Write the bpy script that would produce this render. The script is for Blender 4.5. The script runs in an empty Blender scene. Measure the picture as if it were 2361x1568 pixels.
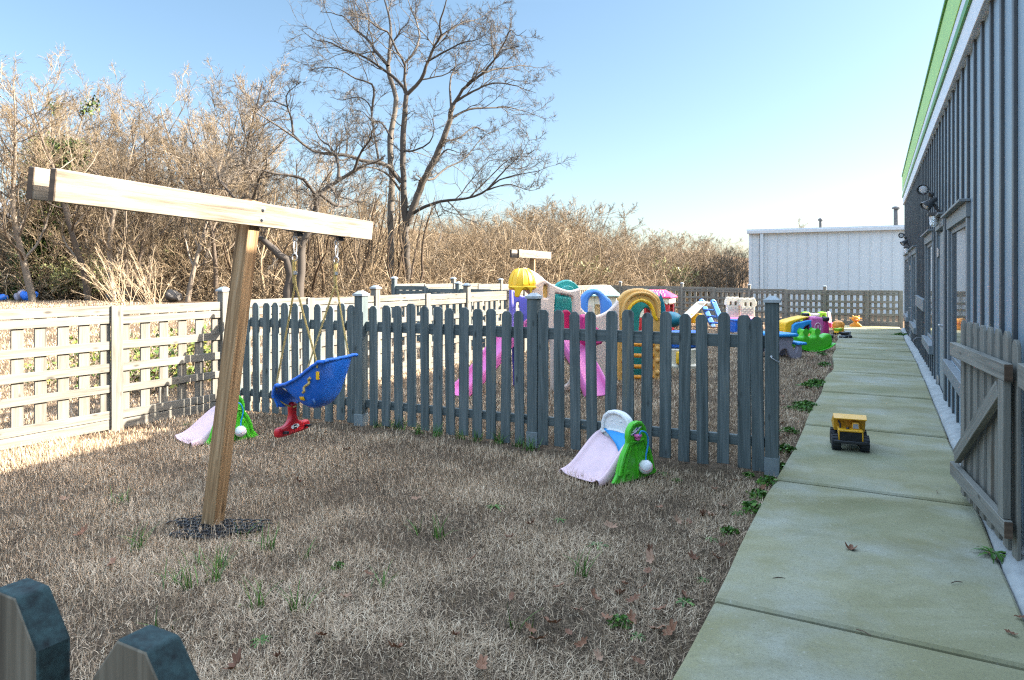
import bpy, math, random
import numpy as np
from mathutils import Vector, Matrix
R = math.radians
rng = np.random.default_rng(7)
random.seed(7)
SC = bpy.context.scene
COL = SC.collection

# ------------------------------------------------------------------ camera, sky, sun
F, CX, HY, EYE = 1585.0, 1180.0, 633.0, 1.53          # photo read at 2360 x 1568
cam_d = bpy.data.cameras.new("camera"); cam = bpy.data.objects.new("camera", cam_d); COL.objects.link(cam)
cam.location = (0, 0, EYE); cam.rotation_euler = (R(90), 0, 0)
cam_d.sensor_width = 36; cam_d.lens = 36 * F / 2360; cam_d.shift_y = -(784 - HY) / 2360
cam_d.clip_start = 0.05; cam_d.clip_end = 2000
SC.camera = cam
EL, AZ = R(29.6), math.atan2(0.998, 0.05)             # sun elevation; compass angle from +Y towards +X
SUN = Vector((math.sin(AZ) * math.cos(EL), math.cos(AZ) * math.cos(EL), math.sin(EL)))
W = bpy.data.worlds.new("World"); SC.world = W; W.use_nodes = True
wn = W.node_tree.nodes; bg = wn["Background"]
sky = wn.new("ShaderNodeTexSky"); sky.sky_type = 'NISHITA'; sky.sun_disc = False
sky.sun_elevation = EL; sky.sun_rotation = AZ; sky.altitude = 100
sky.air_density = 1.0; sky.dust_density = 1.2; sky.ozone_density = 1.0
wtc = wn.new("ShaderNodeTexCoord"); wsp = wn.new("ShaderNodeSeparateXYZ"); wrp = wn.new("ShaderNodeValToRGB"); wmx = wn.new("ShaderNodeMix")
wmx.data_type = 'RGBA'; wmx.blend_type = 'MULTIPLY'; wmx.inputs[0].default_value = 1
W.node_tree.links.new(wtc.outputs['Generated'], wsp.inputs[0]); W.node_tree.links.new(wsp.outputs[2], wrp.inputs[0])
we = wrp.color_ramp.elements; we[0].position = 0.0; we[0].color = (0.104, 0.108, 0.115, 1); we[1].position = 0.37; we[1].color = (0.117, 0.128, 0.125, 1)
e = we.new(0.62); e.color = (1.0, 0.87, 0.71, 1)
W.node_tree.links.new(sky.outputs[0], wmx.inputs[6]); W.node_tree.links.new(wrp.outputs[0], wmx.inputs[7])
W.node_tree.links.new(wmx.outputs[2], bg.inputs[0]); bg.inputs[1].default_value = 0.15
sl = bpy.data.lights.new("sun", 'SUN'); sl.energy = 2.0; sl.angle = R(0.5); sl.color = (1, 0.93, 0.82)
so = bpy.data.objects.new("sun", sl); COL.objects.link(so); so.rotation_euler = SUN.to_track_quat('Z', 'Y').to_euler()
SC.view_settings.view_transform = 'Standard'; SC.view_settings.look = 'None'
SC.view_settings.gamma = 1; SC.view_settings.use_curve_mapping = False
SC.view_settings.exposure = 3.85
SC.render.engine = 'CYCLES'
SC.cycles.use_denoising = False; SC.cycles.filter_width = 1.25; SC.cycles.use_adaptive_sampling = False; SC.cycles.sample_clamp_indirect = 4; W.cycles.sampling_method = 'MANUAL'; W.cycles.sample_map_resolution = 512
SC.cycles.max_bounces = 6; SC.cycles.transparent_max_bounces = 6

# ------------------------------------------------------------------ site frame
U = np.array((math.sin(R(28.2)), math.cos(R(28.2))))   # along the building, away from the camera
N = np.array((-U[1], U[0]))                            # from the wall into the yard
Q0 = np.array((2.27, 3.09))
def ss(a, b, x):
    t = np.clip((np.asarray(x, float) - a) / (b - a), 0, 1); return t * t * (3 - 2 * t)
def sd(x, y):
    dx, dy = np.asarray(x, float) - Q0[0], np.asarray(y, float) - Q0[1]
    return dx * U[0] + dy * U[1], dx * N[0] + dy * N[1]
def site(s, d): return Q0 + U * s + N * d
def gz(x, y):                                          # height of the ground
    s, d = sd(x, y); r = np.hypot(x, y)
    z = -0.23 * ss(6.5, 21, s) * (1 - 0.5 * ss(1, 11, d))
    z = z + 0.75 * ss(8.2, 17, d) * ss(-30, 0, 16 - s * 0.6) * (1 - ss(14, 24, s))
    az = np.arctan2(x, np.maximum(y, 0.01))
    hill = (7.5 - 3.5 * ss(-0.35, 0.3, az)) * ss(30, 80, r) * (1 - ss(0.25, 0.6, az)) * ss(6, 14, np.maximum(d, s - 14))
    z = z + hill
    z = z + 0.012 * np.sin(x * 2.1 + 1) * np.sin(y * 1.7) + 0.008 * np.sin(x * 5.3) * np.sin(y * 4.7 + 2)
    return z
def at(px, py, Y): return Vector(((px - CX) * Y / F, Y, EYE - (py - HY) * Y / F))
def ground(px, py):
    Y = 5.0
    for _ in range(40):
        X = (px - CX) * Y / F; Y = 0.5 * Y + 0.5 * (EYE - float(gz(X, Y))) * F / (py - HY)
    X = (px - CX) * Y / F
    return Vector((X, Y, float(gz(X, Y))))
def G(x, y): return float(gz(x, y))

# ------------------------------------------------------------------ mesh helpers
def tag(o, label=None, cat=None, group=None, kind=None):
    for k, v in (('label', label), ('category', cat), ('group', group), ('kind', kind)):
        if v: o[k] = v
    return o
def empty(name, loc, rz=0, label=None, cat=None, group=None, rot=None):
    o = bpy.data.objects.new(name, None); COL.objects.link(o); o.empty_display_size = 0.1
    o.location = loc; o.rotation_euler = rot or (0, 0, rz)
    return tag(o, label, cat, group)
def finish(o, bevel=0, ang=35, smooth=True, solid=0, subs=0):
    me = o.data
    if smooth and len(me.polygons):
        me.polygons.foreach_set('use_smooth', np.ones(len(me.polygons), bool)); me.set_sharp_from_angle(angle=R(ang))
    if solid:
        m = o.modifiers.new('Solid', 'SOLIDIFY'); m.thickness = solid; m.offset = 0
    if subs:
        m = o.modifiers.new('Sub', 'SUBSURF'); m.levels = m.render_levels = subs
    if bevel:
        m = o.modifiers.new('Bevel', 'BEVEL'); m.width = bevel; m.segments = 2; m.limit_method = 'ANGLE'; m.angle_limit = R(40)
    return o
def link(name, me, mat, parent=None, loc=(0, 0, 0), rot=(0, 0, 0), **kw):
    o = bpy.data.objects.new(name, me); COL.objects.link(o)
    for m in (mat if isinstance(mat, (list, tuple)) else [mat]): me.materials.append(m)
    o.parent = parent; o.location = loc; o.rotation_euler = rot
    return finish(o, **kw)
class MB:
    def __init__(s): s.v = []; s.f = []; s.mi = []
    def add(s, vs, fs, mi=0, M=None):
        b = len(s.v)
        for p in vs: s.v.append(tuple(M @ Vector(p)) if M is not None else tuple(p))
        for f in fs: s.f.append([b + i for i in f]); s.mi.append(mi)
        return s
    def box(s, x0, x1, y0, y1, z0, z1, mi=0, M=None):
        v = [(x, y, z) for z in (z0, z1) for y in (y0, y1) for x in (x0, x1)]
        return s.add(v, [(0, 2, 3, 1), (4, 5, 7, 6), (0, 1, 5, 4), (2, 6, 7, 3), (0, 4, 6, 2), (1, 3, 7, 5)], mi, M)
    def tube(s, path, r, n=8, mi=0, M=None, cap=True):
        P = [Vector(p) for p in path]; K = len(P)
        rr = r if isinstance(r, (list, tuple)) else [r] * K
        vs = []; ref = None
        for i in range(K):
            t = (P[min(i + 1, K - 1)] - P[max(i - 1, 0)]).normalized()
            if ref is None: ref = t.orthogonal().normalized()
            a = (ref - t * ref.dot(t)).normalized(); ref = a; b = t.cross(a)
            for j in range(n):
                w = 2 * math.pi * j / n; vs.append(P[i] + (a * math.cos(w) + b * math.sin(w)) * rr[i])
        fs = [(i * n + j, i * n + (j + 1) % n, (i + 1) * n + (j + 1) % n, (i + 1) * n + j) for i in range(K - 1) for j in range(n)]
        if cap: fs += [tuple(reversed(range(n))), tuple(range((K - 1) * n, K * n))]
        return s.add(vs, fs, mi, M)
    def lathe(s, prof, n=16, mi=0, M=None):                # (radius, z) pairs about z
        K = len(prof); vs = [(r * math.cos(2 * math.pi * j / n), r * math.sin(2 * math.pi * j / n), z) for r, z in prof for j in range(n)]
        fs = [(i * n + j, i * n + (j + 1) % n, (i + 1) * n + (j + 1) % n, (i + 1) * n + j) for i in range(K - 1) for j in range(n)]
        fs += [tuple(reversed(range(n))), tuple(range((K - 1) * n, K * n))]
        return s.add(vs, fs, mi, M)
    def ball(s, c, r, n=16, m=10, mi=0, M=None):
        rx, ry, rz = r if isinstance(r, (list, tuple)) else (r, r, r)
        prof = [(max(math.sin(math.pi * i / m), 1e-3), -math.cos(math.pi * i / m)) for i in range(m + 1)]
        T = Matrix.Translation(c) @ Matrix.Diagonal((rx, ry, rz, 1))
        return s.lathe(prof, n, mi, (M @ T) if M is not None else T)
    def loft(s, secs, mi=0, closed=False, M=None, cap=False):
        K, n = len(secs), len(secs[0]); vs = [p for q in secs for p in q]
        fs = [(i * n + j, i * n + (j + 1) % n, (i + 1) * n + (j + 1) % n, (i + 1) * n + j) for i in range(K - 1) for j in range(n if closed else n - 1)]
        if cap: fs += [tuple(reversed(range(n))), tuple(range((K - 1) * n, K * n))]
        return s.add(vs, fs, mi, M)
    def prism(s, poly, z0, z1, mi=0, M=None):              # polygon in xy, thickness in z
        n = len(poly); vs = [(x, y, z) for z in (z0, z1) for x, y in poly]
        fs = [tuple(reversed(range(n))), tuple(range(n, 2 * n))] + [(i, (i + 1) % n, n + (i + 1) % n, n + i) for i in range(n)]
        return s.add(vs, fs, mi, M)
    def mesh(s, name):
        me = bpy.data.meshes.new(name); me.from_pydata(s.v, [], s.f)
        me.polygons.foreach_set('material_index', s.mi); me.update(); return me
    def build(s, name, mat, parent=None, loc=(0, 0, 0), rot=(0, 0, 0), **kw):
        return link(name, s.mesh(name), mat, parent, loc, rot, **kw)
def np_mesh(name, V, quads=None, tris=None, attr=None):
    me = bpy.data.meshes.new(name); me.vertices.add(len(V)); me.vertices.foreach_set('co', np.ascontiguousarray(V, np.float32).ravel())
    parts = []; tot = []
    if quads is not None and len(quads): parts.append(quads.ravel()); tot.append(np.full(len(quads), 4))
    if tris is not None and len(tris): parts.append(tris.ravel()); tot.append(np.full(len(tris), 3))
    idx = np.concatenate(parts).astype(np.int32); tot = np.concatenate(tot).astype(np.int32)
    me.loops.add(len(idx)); me.loops.foreach_set('vertex_index', idx)
    me.polygons.add(len(tot)); me.polygons.foreach_set('loop_start', np.concatenate(([0], np.cumsum(tot)[:-1])).astype(np.int32))
    me.polygons.foreach_set('loop_total', tot); me.update(calc_edges=True)
    if attr is not None:
        a = me.attributes.new('tint', 'FLOAT', 'POINT'); a.data.foreach_set('value', np.ascontiguousarray(attr, np.float32))
    return me
def curve_pts(pts, n=5, closed=True):                     # Catmull-Rom through the points
    P = [Vector(p) for p in pts]; K = len(P); out = []
    for i in range(K if closed else K - 1):
        a, b, c, d = (P[(i - 1) % K], P[i], P[(i + 1) % K], P[(i + 2) % K]) if closed else (P[max(i - 1, 0)], P[i], P[i + 1], P[min(i + 2, K - 1)])
        for k in range(n):
            t = k / n
            out.append(0.5 * ((2 * b) + (c - a) * t + (2 * a - 5 * b + 4 * c - d) * t * t + (3 * b - a - 3 * c + d) * t ** 3))
    if not closed: out.append(P[-1])
    return out
def panel_mesh(outlines, th, bev=0.008, M=None, smooth_n=4):   # moulded sheet with holes; outlines in xy, thickness along z
    cu = bpy.data.curves.new('panel', 'CURVE'); cu.dimensions = '2D'; cu.fill_mode = 'BOTH'
    cu.extrude = max(th / 2 - bev, 0.0005); cu.bevel_depth = bev; cu.bevel_resolution = 2; cu.offset = -bev
    for ol in outlines:
        pts = [p[:2] for p in curve_pts([(p[0], p[1], 0) for p in ol], smooth_n)] if smooth_n else ol
        sp = cu.splines.new('POLY'); sp.points.add(len(pts) - 1)
        for q, p in zip(sp.points, pts): q.co = (p[0], p[1], 0, 1)
        sp.use_cyclic_u = True
    o = bpy.data.objects.new('panel', cu); COL.objects.link(o)
    dg = bpy.context.evaluated_depsgraph_get()
    me = bpy.data.meshes.new_from_object(o.evaluated_get(dg)); me.materials.clear()
    bpy.data.objects.remove(o); bpy.data.curves.remove(cu)
    if M is not None: me.transform(M)
    return me
def text_mesh(body, size, th, M):
    cu = bpy.data.curves.new('lettering', 'FONT'); cu.body = body; cu.size = size; cu.extrude = th
    cu.align_x = 'CENTER'; cu.align_y = 'CENTER'
    o = bpy.data.objects.new('lettering', cu); COL.objects.link(o)
    me = bpy.data.meshes.new_from_object(o.evaluated_get(bpy.context.evaluated_depsgraph_get())); me.materials.clear()
    bpy.data.objects.remove(o); bpy.data.curves.remove(cu); me.transform(M); return me
XZ = Matrix(((1, 0, 0, 0), (0, 0, -1, 0), (0, 1, 0, 0), (0, 0, 0, 1)))     # xy sheet stood up in xz (faces -y)
YZ = Matrix(((0, 0, 1, 0), (1, 0, 0, 0), (0, 1, 0, 0), (0, 0, 0, 1)))      # xy sheet stood up in yz (faces +x)
def copy_tree(o, parent=None):
    c = o.copy(); COL.objects.link(c); c.parent = parent
    for ch in [x for x in CH.get(o.name, [])]: copy_tree(ch, c)
    return c
CH = {}
def index_children(o):
    CH[o.name] = list(o.children)
    for c in o.children: index_children(c)

# ------------------------------------------------------------------ materials
class NT:
    def __init__(s, name, rough=0.6, spec=0.4):
        s.m = bpy.data.materials.new(name); s.m.use_nodes = True; s.n = s.m.node_tree.nodes; s.l = s.m.node_tree.links
        s.b = s.n["Principled BSDF"]; s.b.inputs['Roughness'].default_value = rough; s.b.inputs['Specular IOR Level'].default_value = spec
    def N(s, t, **kw):
        q = s.n.new(t)
        for k, v in kw.items(): setattr(q, k, v)
        return q
    def put(s, a, b): s.l.new(a, b)
    def coord(s, scale=(1, 1, 1), rand=True, kind='Object'):
        t = s.N('ShaderNodeTexCoord'); out = t.outputs[kind]
        if rand:
            oi = s.N('ShaderNodeObjectInfo'); mu = s.N('ShaderNodeVectorMath', operation='ADD')
            ml = s.N('ShaderNodeMath', operation='MULTIPLY'); ml.inputs[1].default_value = 37.0
            s.put(oi.outputs['Random'], ml.inputs[0]); s.put(out, mu.inputs[0]); s.put(ml.outputs[0], mu.inputs[1]); out = mu.outputs[0]
        mp = s.N('ShaderNodeMapping'); mp.inputs['Scale'].default_value = scale; s.put(out, mp.inputs[0]); return mp.outputs[0]
    def noise(s, co, scale=1, detail=5, rough=0.6, dist=0):
        q = s.N('ShaderNodeTexNoise'); q.inputs['Scale'].default_value = scale; q.inputs['Detail'].default_value = detail
        q.inputs['Roughness'].default_value = rough; q.inputs['Distortion'].default_value = dist
        if co is not None: s.put(co, q.inputs['Vector'])
        return q.outputs[0]
    def ramp(s, fac, stops):
        q = s.N('ShaderNodeValToRGB'); e = q.color_ramp.elements
        while len(e) < len(stops): e.new(0.5)
        for x, (p, c) in zip(e, stops):
            x.position = p; x.color = (*c, 1) if hasattr(c, '__len__') else (c, c, c, 1)
        s.put(fac, q.inputs[0]); return q.outputs[0]
    def mix(s, fac, a, b, mode='MIX'):
        q = s.N('ShaderNodeMix', data_type='RGBA', blend_type=mode)
        for v, i in ((fac, 0), (a, 6), (b, 7)):
            if hasattr(v, 'links') or hasattr(v, 'is_linked'): s.put(v, q.inputs[i])
            else: q.inputs[i].default_value = v if i == 0 else ((*v, 1) if hasattr(v, '__len__') else (v, v, v, 1))
        return q.outputs[2]
    def bump(s, h, strength=0.3, dist=0.01):
        q = s.N('ShaderNodeBump'); q.inputs['Strength'].default_value = strength; q.inputs['Distance'].default_value = dist
        s.put(h, q.inputs['Height']); s.put(q.outputs[0], s.b.inputs['Normal'])
    def base(s, c): s.put(c, s.b.inputs['Base Color'])
def wood(name, dark, mid, light, axis='z', grain=26, worn=None, worn_amt=0.5, rough=0.75, bump=0.35, knots=True):
    t = NT(name, rough, 0.25); k = {'x': 0, 'y': 1, 'z': 2}[axis]
    sc = [grain] * 3; sc[k] = 1.1; co = t.coord(tuple(sc))
    g = t.noise(co, 1, 6, 0.62, 0.6); f = t.noise(t.coord(tuple(4 * q if i != k else 4 for i, q in enumerate(sc))), 1, 3)
    h = t.mix(0.35, g, f)
    c = t.ramp(h, [(0.3, dark), (0.5, mid), (0.7, light)])
    if worn:
        w = t.noise(t.coord(tuple(3.5 if i != k else 0.9 for i in range(3))), 1, 6, 0.7)
        wm = t.ramp(t.mix(0.45, w, g), [(worn_amt, 0.0), (worn_amt + 0.12, 1.0)]); c = t.mix(wm, c, worn)
    if knots:
        v = t.N('ShaderNodeTexVoronoi'); v.inputs['Scale'].default_value = 1; t.put(t.coord(tuple(9 if i != k else 3.2 for i in range(3))), v.inputs['Vector'])
        c = t.mix(t.ramp(v.outputs['Distance'], [(0.06, 0.75), (0.15, 0.0)]), c, tuple(x * 0.45 for x in dark))
    t.base(c); t.bump(h, bump, 0.004); return t.m
def plastic(name, col, rough=0.42, fade=0.12, dirt=0.25, sss=0.0):
    t = NT(name, rough, 0.4)
    n = t.noise(t.coord((3, 3, 3)), 1.5, 5, 0.65); g = sum(col) / 3
    pale = tuple(min(1, c * (1 - fade) + fade * (0.35 + 0.6 * g)) for c in col); d = tuple(c * 0.55 + 0.02 for c in col)
    c = t.ramp(n, [(0.3, tuple(x * 0.86 for x in col)), (0.55, col), (0.75, pale)])
    sp = t.ramp(t.noise(t.coord((14, 14, 9)), 2, 6, 0.75), [(0.62, 0.0), (0.78, dirt)])
    c = t.mix(sp, c, d); t.base(c)
    t.put(t.ramp(n, [(0.3, rough - 0.1), (0.7, rough + 0.15)]), t.b.inputs['Roughness'])
    return t.m
def plain(name, col, rough=0.5, metal=0.0, var=0.2, scale=6):
    t = NT(name, rough, 0.4); t.b.inputs['Metallic'].default_value = metal
    n = t.noise(t.coord((scale,) * 3), 2, 5, 0.65)
    t.base(t.ramp(n, [(0.3, tuple(c * (1 - var) for c in col)), (0.7, tuple(min(1, c * (1 + var)) for c in col))]))
    t.bump(n, 0.12, 0.004); return t.m
def tinted(name, stops, rough=0.8, trans=0.0):
    t = NT(name, rough, 0.2); a = t.N('ShaderNodeAttribute', attribute_name='tint')
    t.base(t.ramp(a.outputs['Fac'], stops))
    if trans: t.b.inputs['Transmission Weight'].default_value = 0
    return t.m
M = {}
for ax in 'xz':
    M['paint_' + ax] = wood('grey_painted_wood_' + ax, (0.036, 0.048, 0.046), (0.085, 0.107, 0.107), (0.16, 0.186, 0.184), ax, 24, (0.125, 0.122, 0.09), 0.57, bump=0.6)
    M['lattice_' + ax] = wood('weathered_grey_paint_' + ax, (0.065, 0.055, 0.042), (0.15, 0.138, 0.113), (0.205, 0.19, 0.16), ax, 20, (0.105, 0.08, 0.056), 0.56, bump=0.6)
    M['gate_' + ax] = wood('mossy_grey_paint_' + ax, (0.08, 0.078, 0.065), (0.17, 0.166, 0.142), (0.25, 0.243, 0.21), ax, 24, (0.13, 0.10, 0.068), 0.56, bump=0.6)
    M['raw_' + ax] = wood('weathered_pine_' + ax, (0.045, 0.033, 0.022), (0.20, 0.165, 0.122), (0.285, 0.25, 0.20), ax, 22, (0.30, 0.27, 0.225), 0.54, bump=1.0)
M['post_pine'] = wood('treated_pine_post', (0.055, 0.028, 0.013), (0.27, 0.165, 0.08), (0.46, 0.32, 0.18), 'z', 26, (0.42, 0.33, 0.22), 0.62, bump=0.7)
M['end_grain'] = wood('dark_end_grain', (0.03, 0.02, 0.014), (0.09, 0.06, 0.04), (0.16, 0.11, 0.075), 'y', 10)
M['bare_picket'] = wood('bare_weathered_picket', (0.04, 0.034, 0.024), (0.115, 0.098, 0.070), (0.20, 0.175, 0.13), 'z', 30, (0.12, 0.11, 0.09), 0.58, bump=0.8)
M['post_cap'] = plain('pale_cap', (0.30, 0.33, 0.34), 0.5)
M['steel'] = plain('galvanised_steel', (0.45, 0.46, 0.47), 0.4, 0.85)
M['dark_steel'] = plain('dark_steel', (0.10, 0.10, 0.10), 0.5, 0.6)
M['black'] = plain('black_plastic', (0.018, 0.02, 0.022), 0.5)
M['rubber'] = plain('black_rubber', (0.015, 0.018, 0.022), 0.62)
M['rope'] = plain('yellow_rope', (0.42, 0.31, 0.11), 0.85, scale=60, var=0.5)
M['white'] = plastic('white_plastic', (0.72, 0.73, 0.72))
M['cream'] = plastic('cream_plastic', (0.74, 0.66, 0.50))
M['beige'] = plastic('beige_plastic', (0.62, 0.49, 0.40))
M['blue'] = plastic('blue_plastic', (0.012, 0.14, 0.60), 0.35)
M['sky_blue'] = plastic('sky_blue_plastic', (0.02, 0.27, 0.62))
M['pale_blue'] = plastic('pale_blue_plastic', (0.10, 0.27, 0.66))
M['red'] = plastic('red_plastic', (0.50, 0.012, 0.022), 0.35)
M['green'] = plastic('green_plastic', (0.07, 0.46, 0.02), 0.32)
M['lime'] = plastic('lime_plastic', (0.30, 0.62, 0.03))
M['pale_pink'] = plastic('pale_pink_plastic', (0.66, 0.47, 0.50))
M['pink'] = plastic('pink_plastic', (0.62, 0.14, 0.36))
M['magenta'] = plastic('magenta_plastic', (0.50, 0.03, 0.17))
M['hot_pink'] = plastic('hot_pink_plastic', (0.60, 0.02, 0.10))
M['yellow'] = plastic('yellow_plastic', (0.85, 0.48, 0.015))
M['orange'] = plastic('orange_plastic', (0.72, 0.27, 0.02))
M['peach'] = plastic('peach_orange_plastic', (0.68, 0.37, 0.10))
M['teal'] = plastic('teal_plastic', (0.03, 0.30, 0.27))
M['dark_teal'] = plastic('dark_teal_plastic', (0.01, 0.17, 0.22))
M['purple'] = plastic('purple_plastic', (0.15, 0.14, 0.48))
M['indigo'] = plastic('indigo_plastic', (0.035, 0.03, 0.28))
M['mint'] = plastic('mint_plastic', (0.45, 0.68, 0.62))
M['mauve'] = plastic('mauve_grey_plastic', (0.30, 0.27, 0.31))
M['truck_yellow'] = plastic('worn_yellow_metal', (0.62, 0.32, 0.015), 0.4, 0.2, 0.6)
M['grey_plastic'] = plastic('grey_plastic', (0.25, 0.27, 0.29))
M['bark'] = tinted('bark', [(0.0, (0.06, 0.044, 0.033)), (0.5, (0.14, 0.108, 0.08)), (1.0, (0.32, 0.265, 0.205))])
M['dark_bark'] = tinted('dark_bark', [(0.0, (0.034, 0.028, 0.024)), (0.5, (0.085, 0.070, 0.056)), (1.0, (0.21, 0.18, 0.14))])
M['twig'] = tinted('twigs', [(0.0, (0.075, 0.052, 0.032)), (0.5, (0.185, 0.137, 0.085)), (1.0, (0.32, 0.25, 0.165))])
M['brush'] = tinted('brush_stems', [(0.0, (0.06, 0.040, 0.025)), (0.45, (0.185, 0.132, 0.076)), (0.8, (0.34, 0.255, 0.16)), (1.0, (0.46, 0.36, 0.245))])
M['ivy'] = tinted('ivy_leaves', [(0.0, (0.025, 0.05, 0.012)), (0.6, (0.06, 0.095, 0.025)), (1.0, (0.15, 0.15, 0.05))], 0.5)
M['privet'] = tinted('broad_leaves', [(0.0, (0.04, 0.075, 0.015)), (0.55, (0.12, 0.17, 0.035)), (0.85, (0.26, 0.25, 0.05)), (1.0, (0.35, 0.20, 0.08))], 0.45)
M['pale_green'] = tinted('pale_green_leaves', [(0.0, (0.15, 0.17, 0.06)), (1.0, (0.33, 0.32, 0.14))], 0.6)
M['straw'] = tinted('dry_grass', [(0.0, (0.05, 0.033, 0.023)), (0.25, (0.19, 0.132, 0.088)), (0.55, (0.40, 0.285, 0.18)), (1.0, (0.68, 0.54, 0.375))], 0.75)
M['fresh'] = tinted('green_blades', [(0.0, (0.02, 0.065, 0.010)), (1.0, (0.095, 0.20, 0.03))], 0.45)
M['oak_leaf'] = tinted('dead_leaf', [(0.0, (0.10, 0.045, 0.026)), (0.5, (0.21, 0.10, 0.055)), (1.0, (0.36, 0.25, 0.17))], 0.6)
def ground_mat():
    t = NT('lawn_soil', 0.95, 0.1); co = t.coord((1, 1, 1), False)
    a = t.noise(co, 0.7, 6, 0.6); b = t.noise(co, 22, 8, 0.75); c = t.noise(co, 95, 6, 0.85, 0.8)
    soil = t.ramp(b, [(0.3, (0.012, 0.011, 0.009)), (0.5, (0.04, 0.030, 0.021)), (0.68, (0.14, 0.10, 0.062))])
    thatch = t.ramp(c, [(0.36, (0.014, 0.011, 0.008)), (0.5, (0.09, 0.062, 0.038)), (0.62, (0.34, 0.245, 0.155))])
    col = t.mix(t.ramp(a, [(0.35, 0.35), (0.65, 0.85)]), soil, thatch)
    ge = t.N('ShaderNodeNewGeometry'); ln = t.N('ShaderNodeVectorMath', operation='LENGTH'); t.put(ge.outputs['Position'], ln.inputs[0])
    far = t.N('ShaderNodeMapRange'); far.inputs[1].default_value = 14; far.inputs[2].default_value = 30; t.put(ln.outputs['Value'], far.inputs[0])
    leaf = t.ramp(t.noise(co, 9, 8, 0.8), [(0.3, (0.05, 0.032, 0.02)), (0.5, (0.13, 0.085, 0.05)), (0.7, (0.28, 0.195, 0.12))])
    t.base(t.mix(far.outputs[0], col, leaf)); t.bump(b, 0.8, 0.03); return t.m
M['ground'] = ground_mat()
def concrete_mat():
    t = NT('mossy_concrete', 0.85, 0.25); co = t.coord((1, 1, 1), False)
    streak = t.N('ShaderNodeMapping'); streak.inputs['Rotation'].default_value = (0, 0, R(28.2)); streak.inputs['Scale'].default_value = (0.8, 1.9, 1); t.put(co, streak.inputs[0]); streak = streak.outputs[0]
    a = t.noise(streak, 1.0, 6, 0.62, 0.4); b = t.noise(co, 1.3, 5, 0.6); g = t.noise(co, 90, 3, 0.85); m = t.noise(co, 0.55, 4, 0.6)
    c = t.ramp(a, [(0.30, (0.17, 0.155, 0.072)), (0.5, (0.235, 0.22, 0.122)), (0.72, (0.31, 0.297, 0.195))])
    c = t.mix(t.ramp(b, [(0.48, 0.0), (0.70, 0.6)]), c, (0.34, 0.355, 0.32))
    c = t.mix(t.ramp(m, [(0.52, 0.0), (0.70, 0.6)]), c, (0.135, 0.15, 0.07))
    c = t.mix(t.ramp(g, [(0.50, 0.0), (0.70, 0.6)]), c, (0.12, 0.115, 0.08)); sp = t.noise(co, 34, 6, 0.8); c = t.mix(t.ramp(sp, [(0.60, 0.0), (0.72, 0.55)]), c, (0.12, 0.115, 0.075)); c = t.mix(t.ramp(sp, [(0.28, 0.5), (0.40, 0.0)]), c, (0.52, 0.51, 0.45))
    t.base(c); t.bump(t.mix(0.5, a, g), 0.25, 0.004); return t.m
M['concrete'] = concrete_mat()
M['footing'] = plain('pale_footing', (0.27, 0.28, 0.27), 0.8, var=0.25, scale=4)
def siding_mat():
    t = NT('grey_siding', 0.42, 0.4); co = t.coord((2, 2, 0.6), False)
    n = t.noise(co, 1.5, 6, 0.65); f = t.noise(t.coord((30, 30, 2), False), 2, 4)
    c = t.ramp(n, [(0.3, (0.165, 0.23, 0.28)), (0.7, (0.225, 0.30, 0.355))]); t.base(c); t.bump(f, 0.2, 0.003); return t.m
M['siding'] = siding_mat()
M['batten'] = plain('dark_batten', (0.06, 0.067, 0.072), 0.45, var=0.12, scale=4)  # battens coloured darker than the siding, on every face
M['trim'] = plain('grey_trim', (0.15, 0.17, 0.18), 0.5, var=0.12, scale=4)
M['door_grey'] = plain('grey_door_paint', (0.20, 0.225, 0.235), 0.45, var=0.08, scale=3)
M['fascia_green'] = plain('lime_fascia', (0.34, 0.60, 0.12), 0.45, var=0.08, scale=3)
M['fascia_dark'] = plain('dark_green_fascia', (0.045, 0.25, 0.012), 0.4, var=0.1, scale=3)
M['fascia_white'] = plain('white_fascia', (0.62, 0.66, 0.70), 0.45, var=0.06, scale=3)
def glass_mat():
    t = NT('dark_window_glass', 0.04, 0.9); t.base(t.ramp(t.noise(t.coord((2, 2, 2)), 1, 2), [(0.3, (0.02, 0.025, 0.03)), (0.7, (0.035, 0.04, 0.045))]))
    t.b.inputs['IOR'].default_value = 1.9; return t.m
M['glass'] = glass_mat()
def clear_mat():
    t = NT('clear_ribbed_glass', 0.08, 0.6); t.base(t.ramp(t.noise(t.coord((9, 9, 9)), 1, 2), [(0.3, (0.75, 0.8, 0.82)), (0.7, (0.85, 0.88, 0.9))]))
    t.b.inputs['Transmission Weight'].default_value = 0.6; return t.m
M['jar'] = clear_mat()
M['metal_wall'] = plain('white_metal_cladding', (0.48, 0.51, 0.52), 0.5, var=0.025, scale=2)
M['metal_trim'] = plain('grey_white_gutter', (0.50, 0.52, 0.53), 0.45, var=0.08)
M['soil'] = plain('black_soil', (0.012, 0.010, 0.009), 0.95, var=0.5, scale=30)
M['debris'] = plain('weathered_debris', (0.13, 0.115, 0.10), 0.9, var=0.6, scale=9)
M['edge_paint'] = plain('dark_teal_edge_paint', (0.012, 0.027, 0.027), 0.85, var=0.8, scale=40)
M['paint_light'] = plain('pale_post_sleeve', (0.145, 0.175, 0.18), 0.6, var=0.15)
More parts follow.
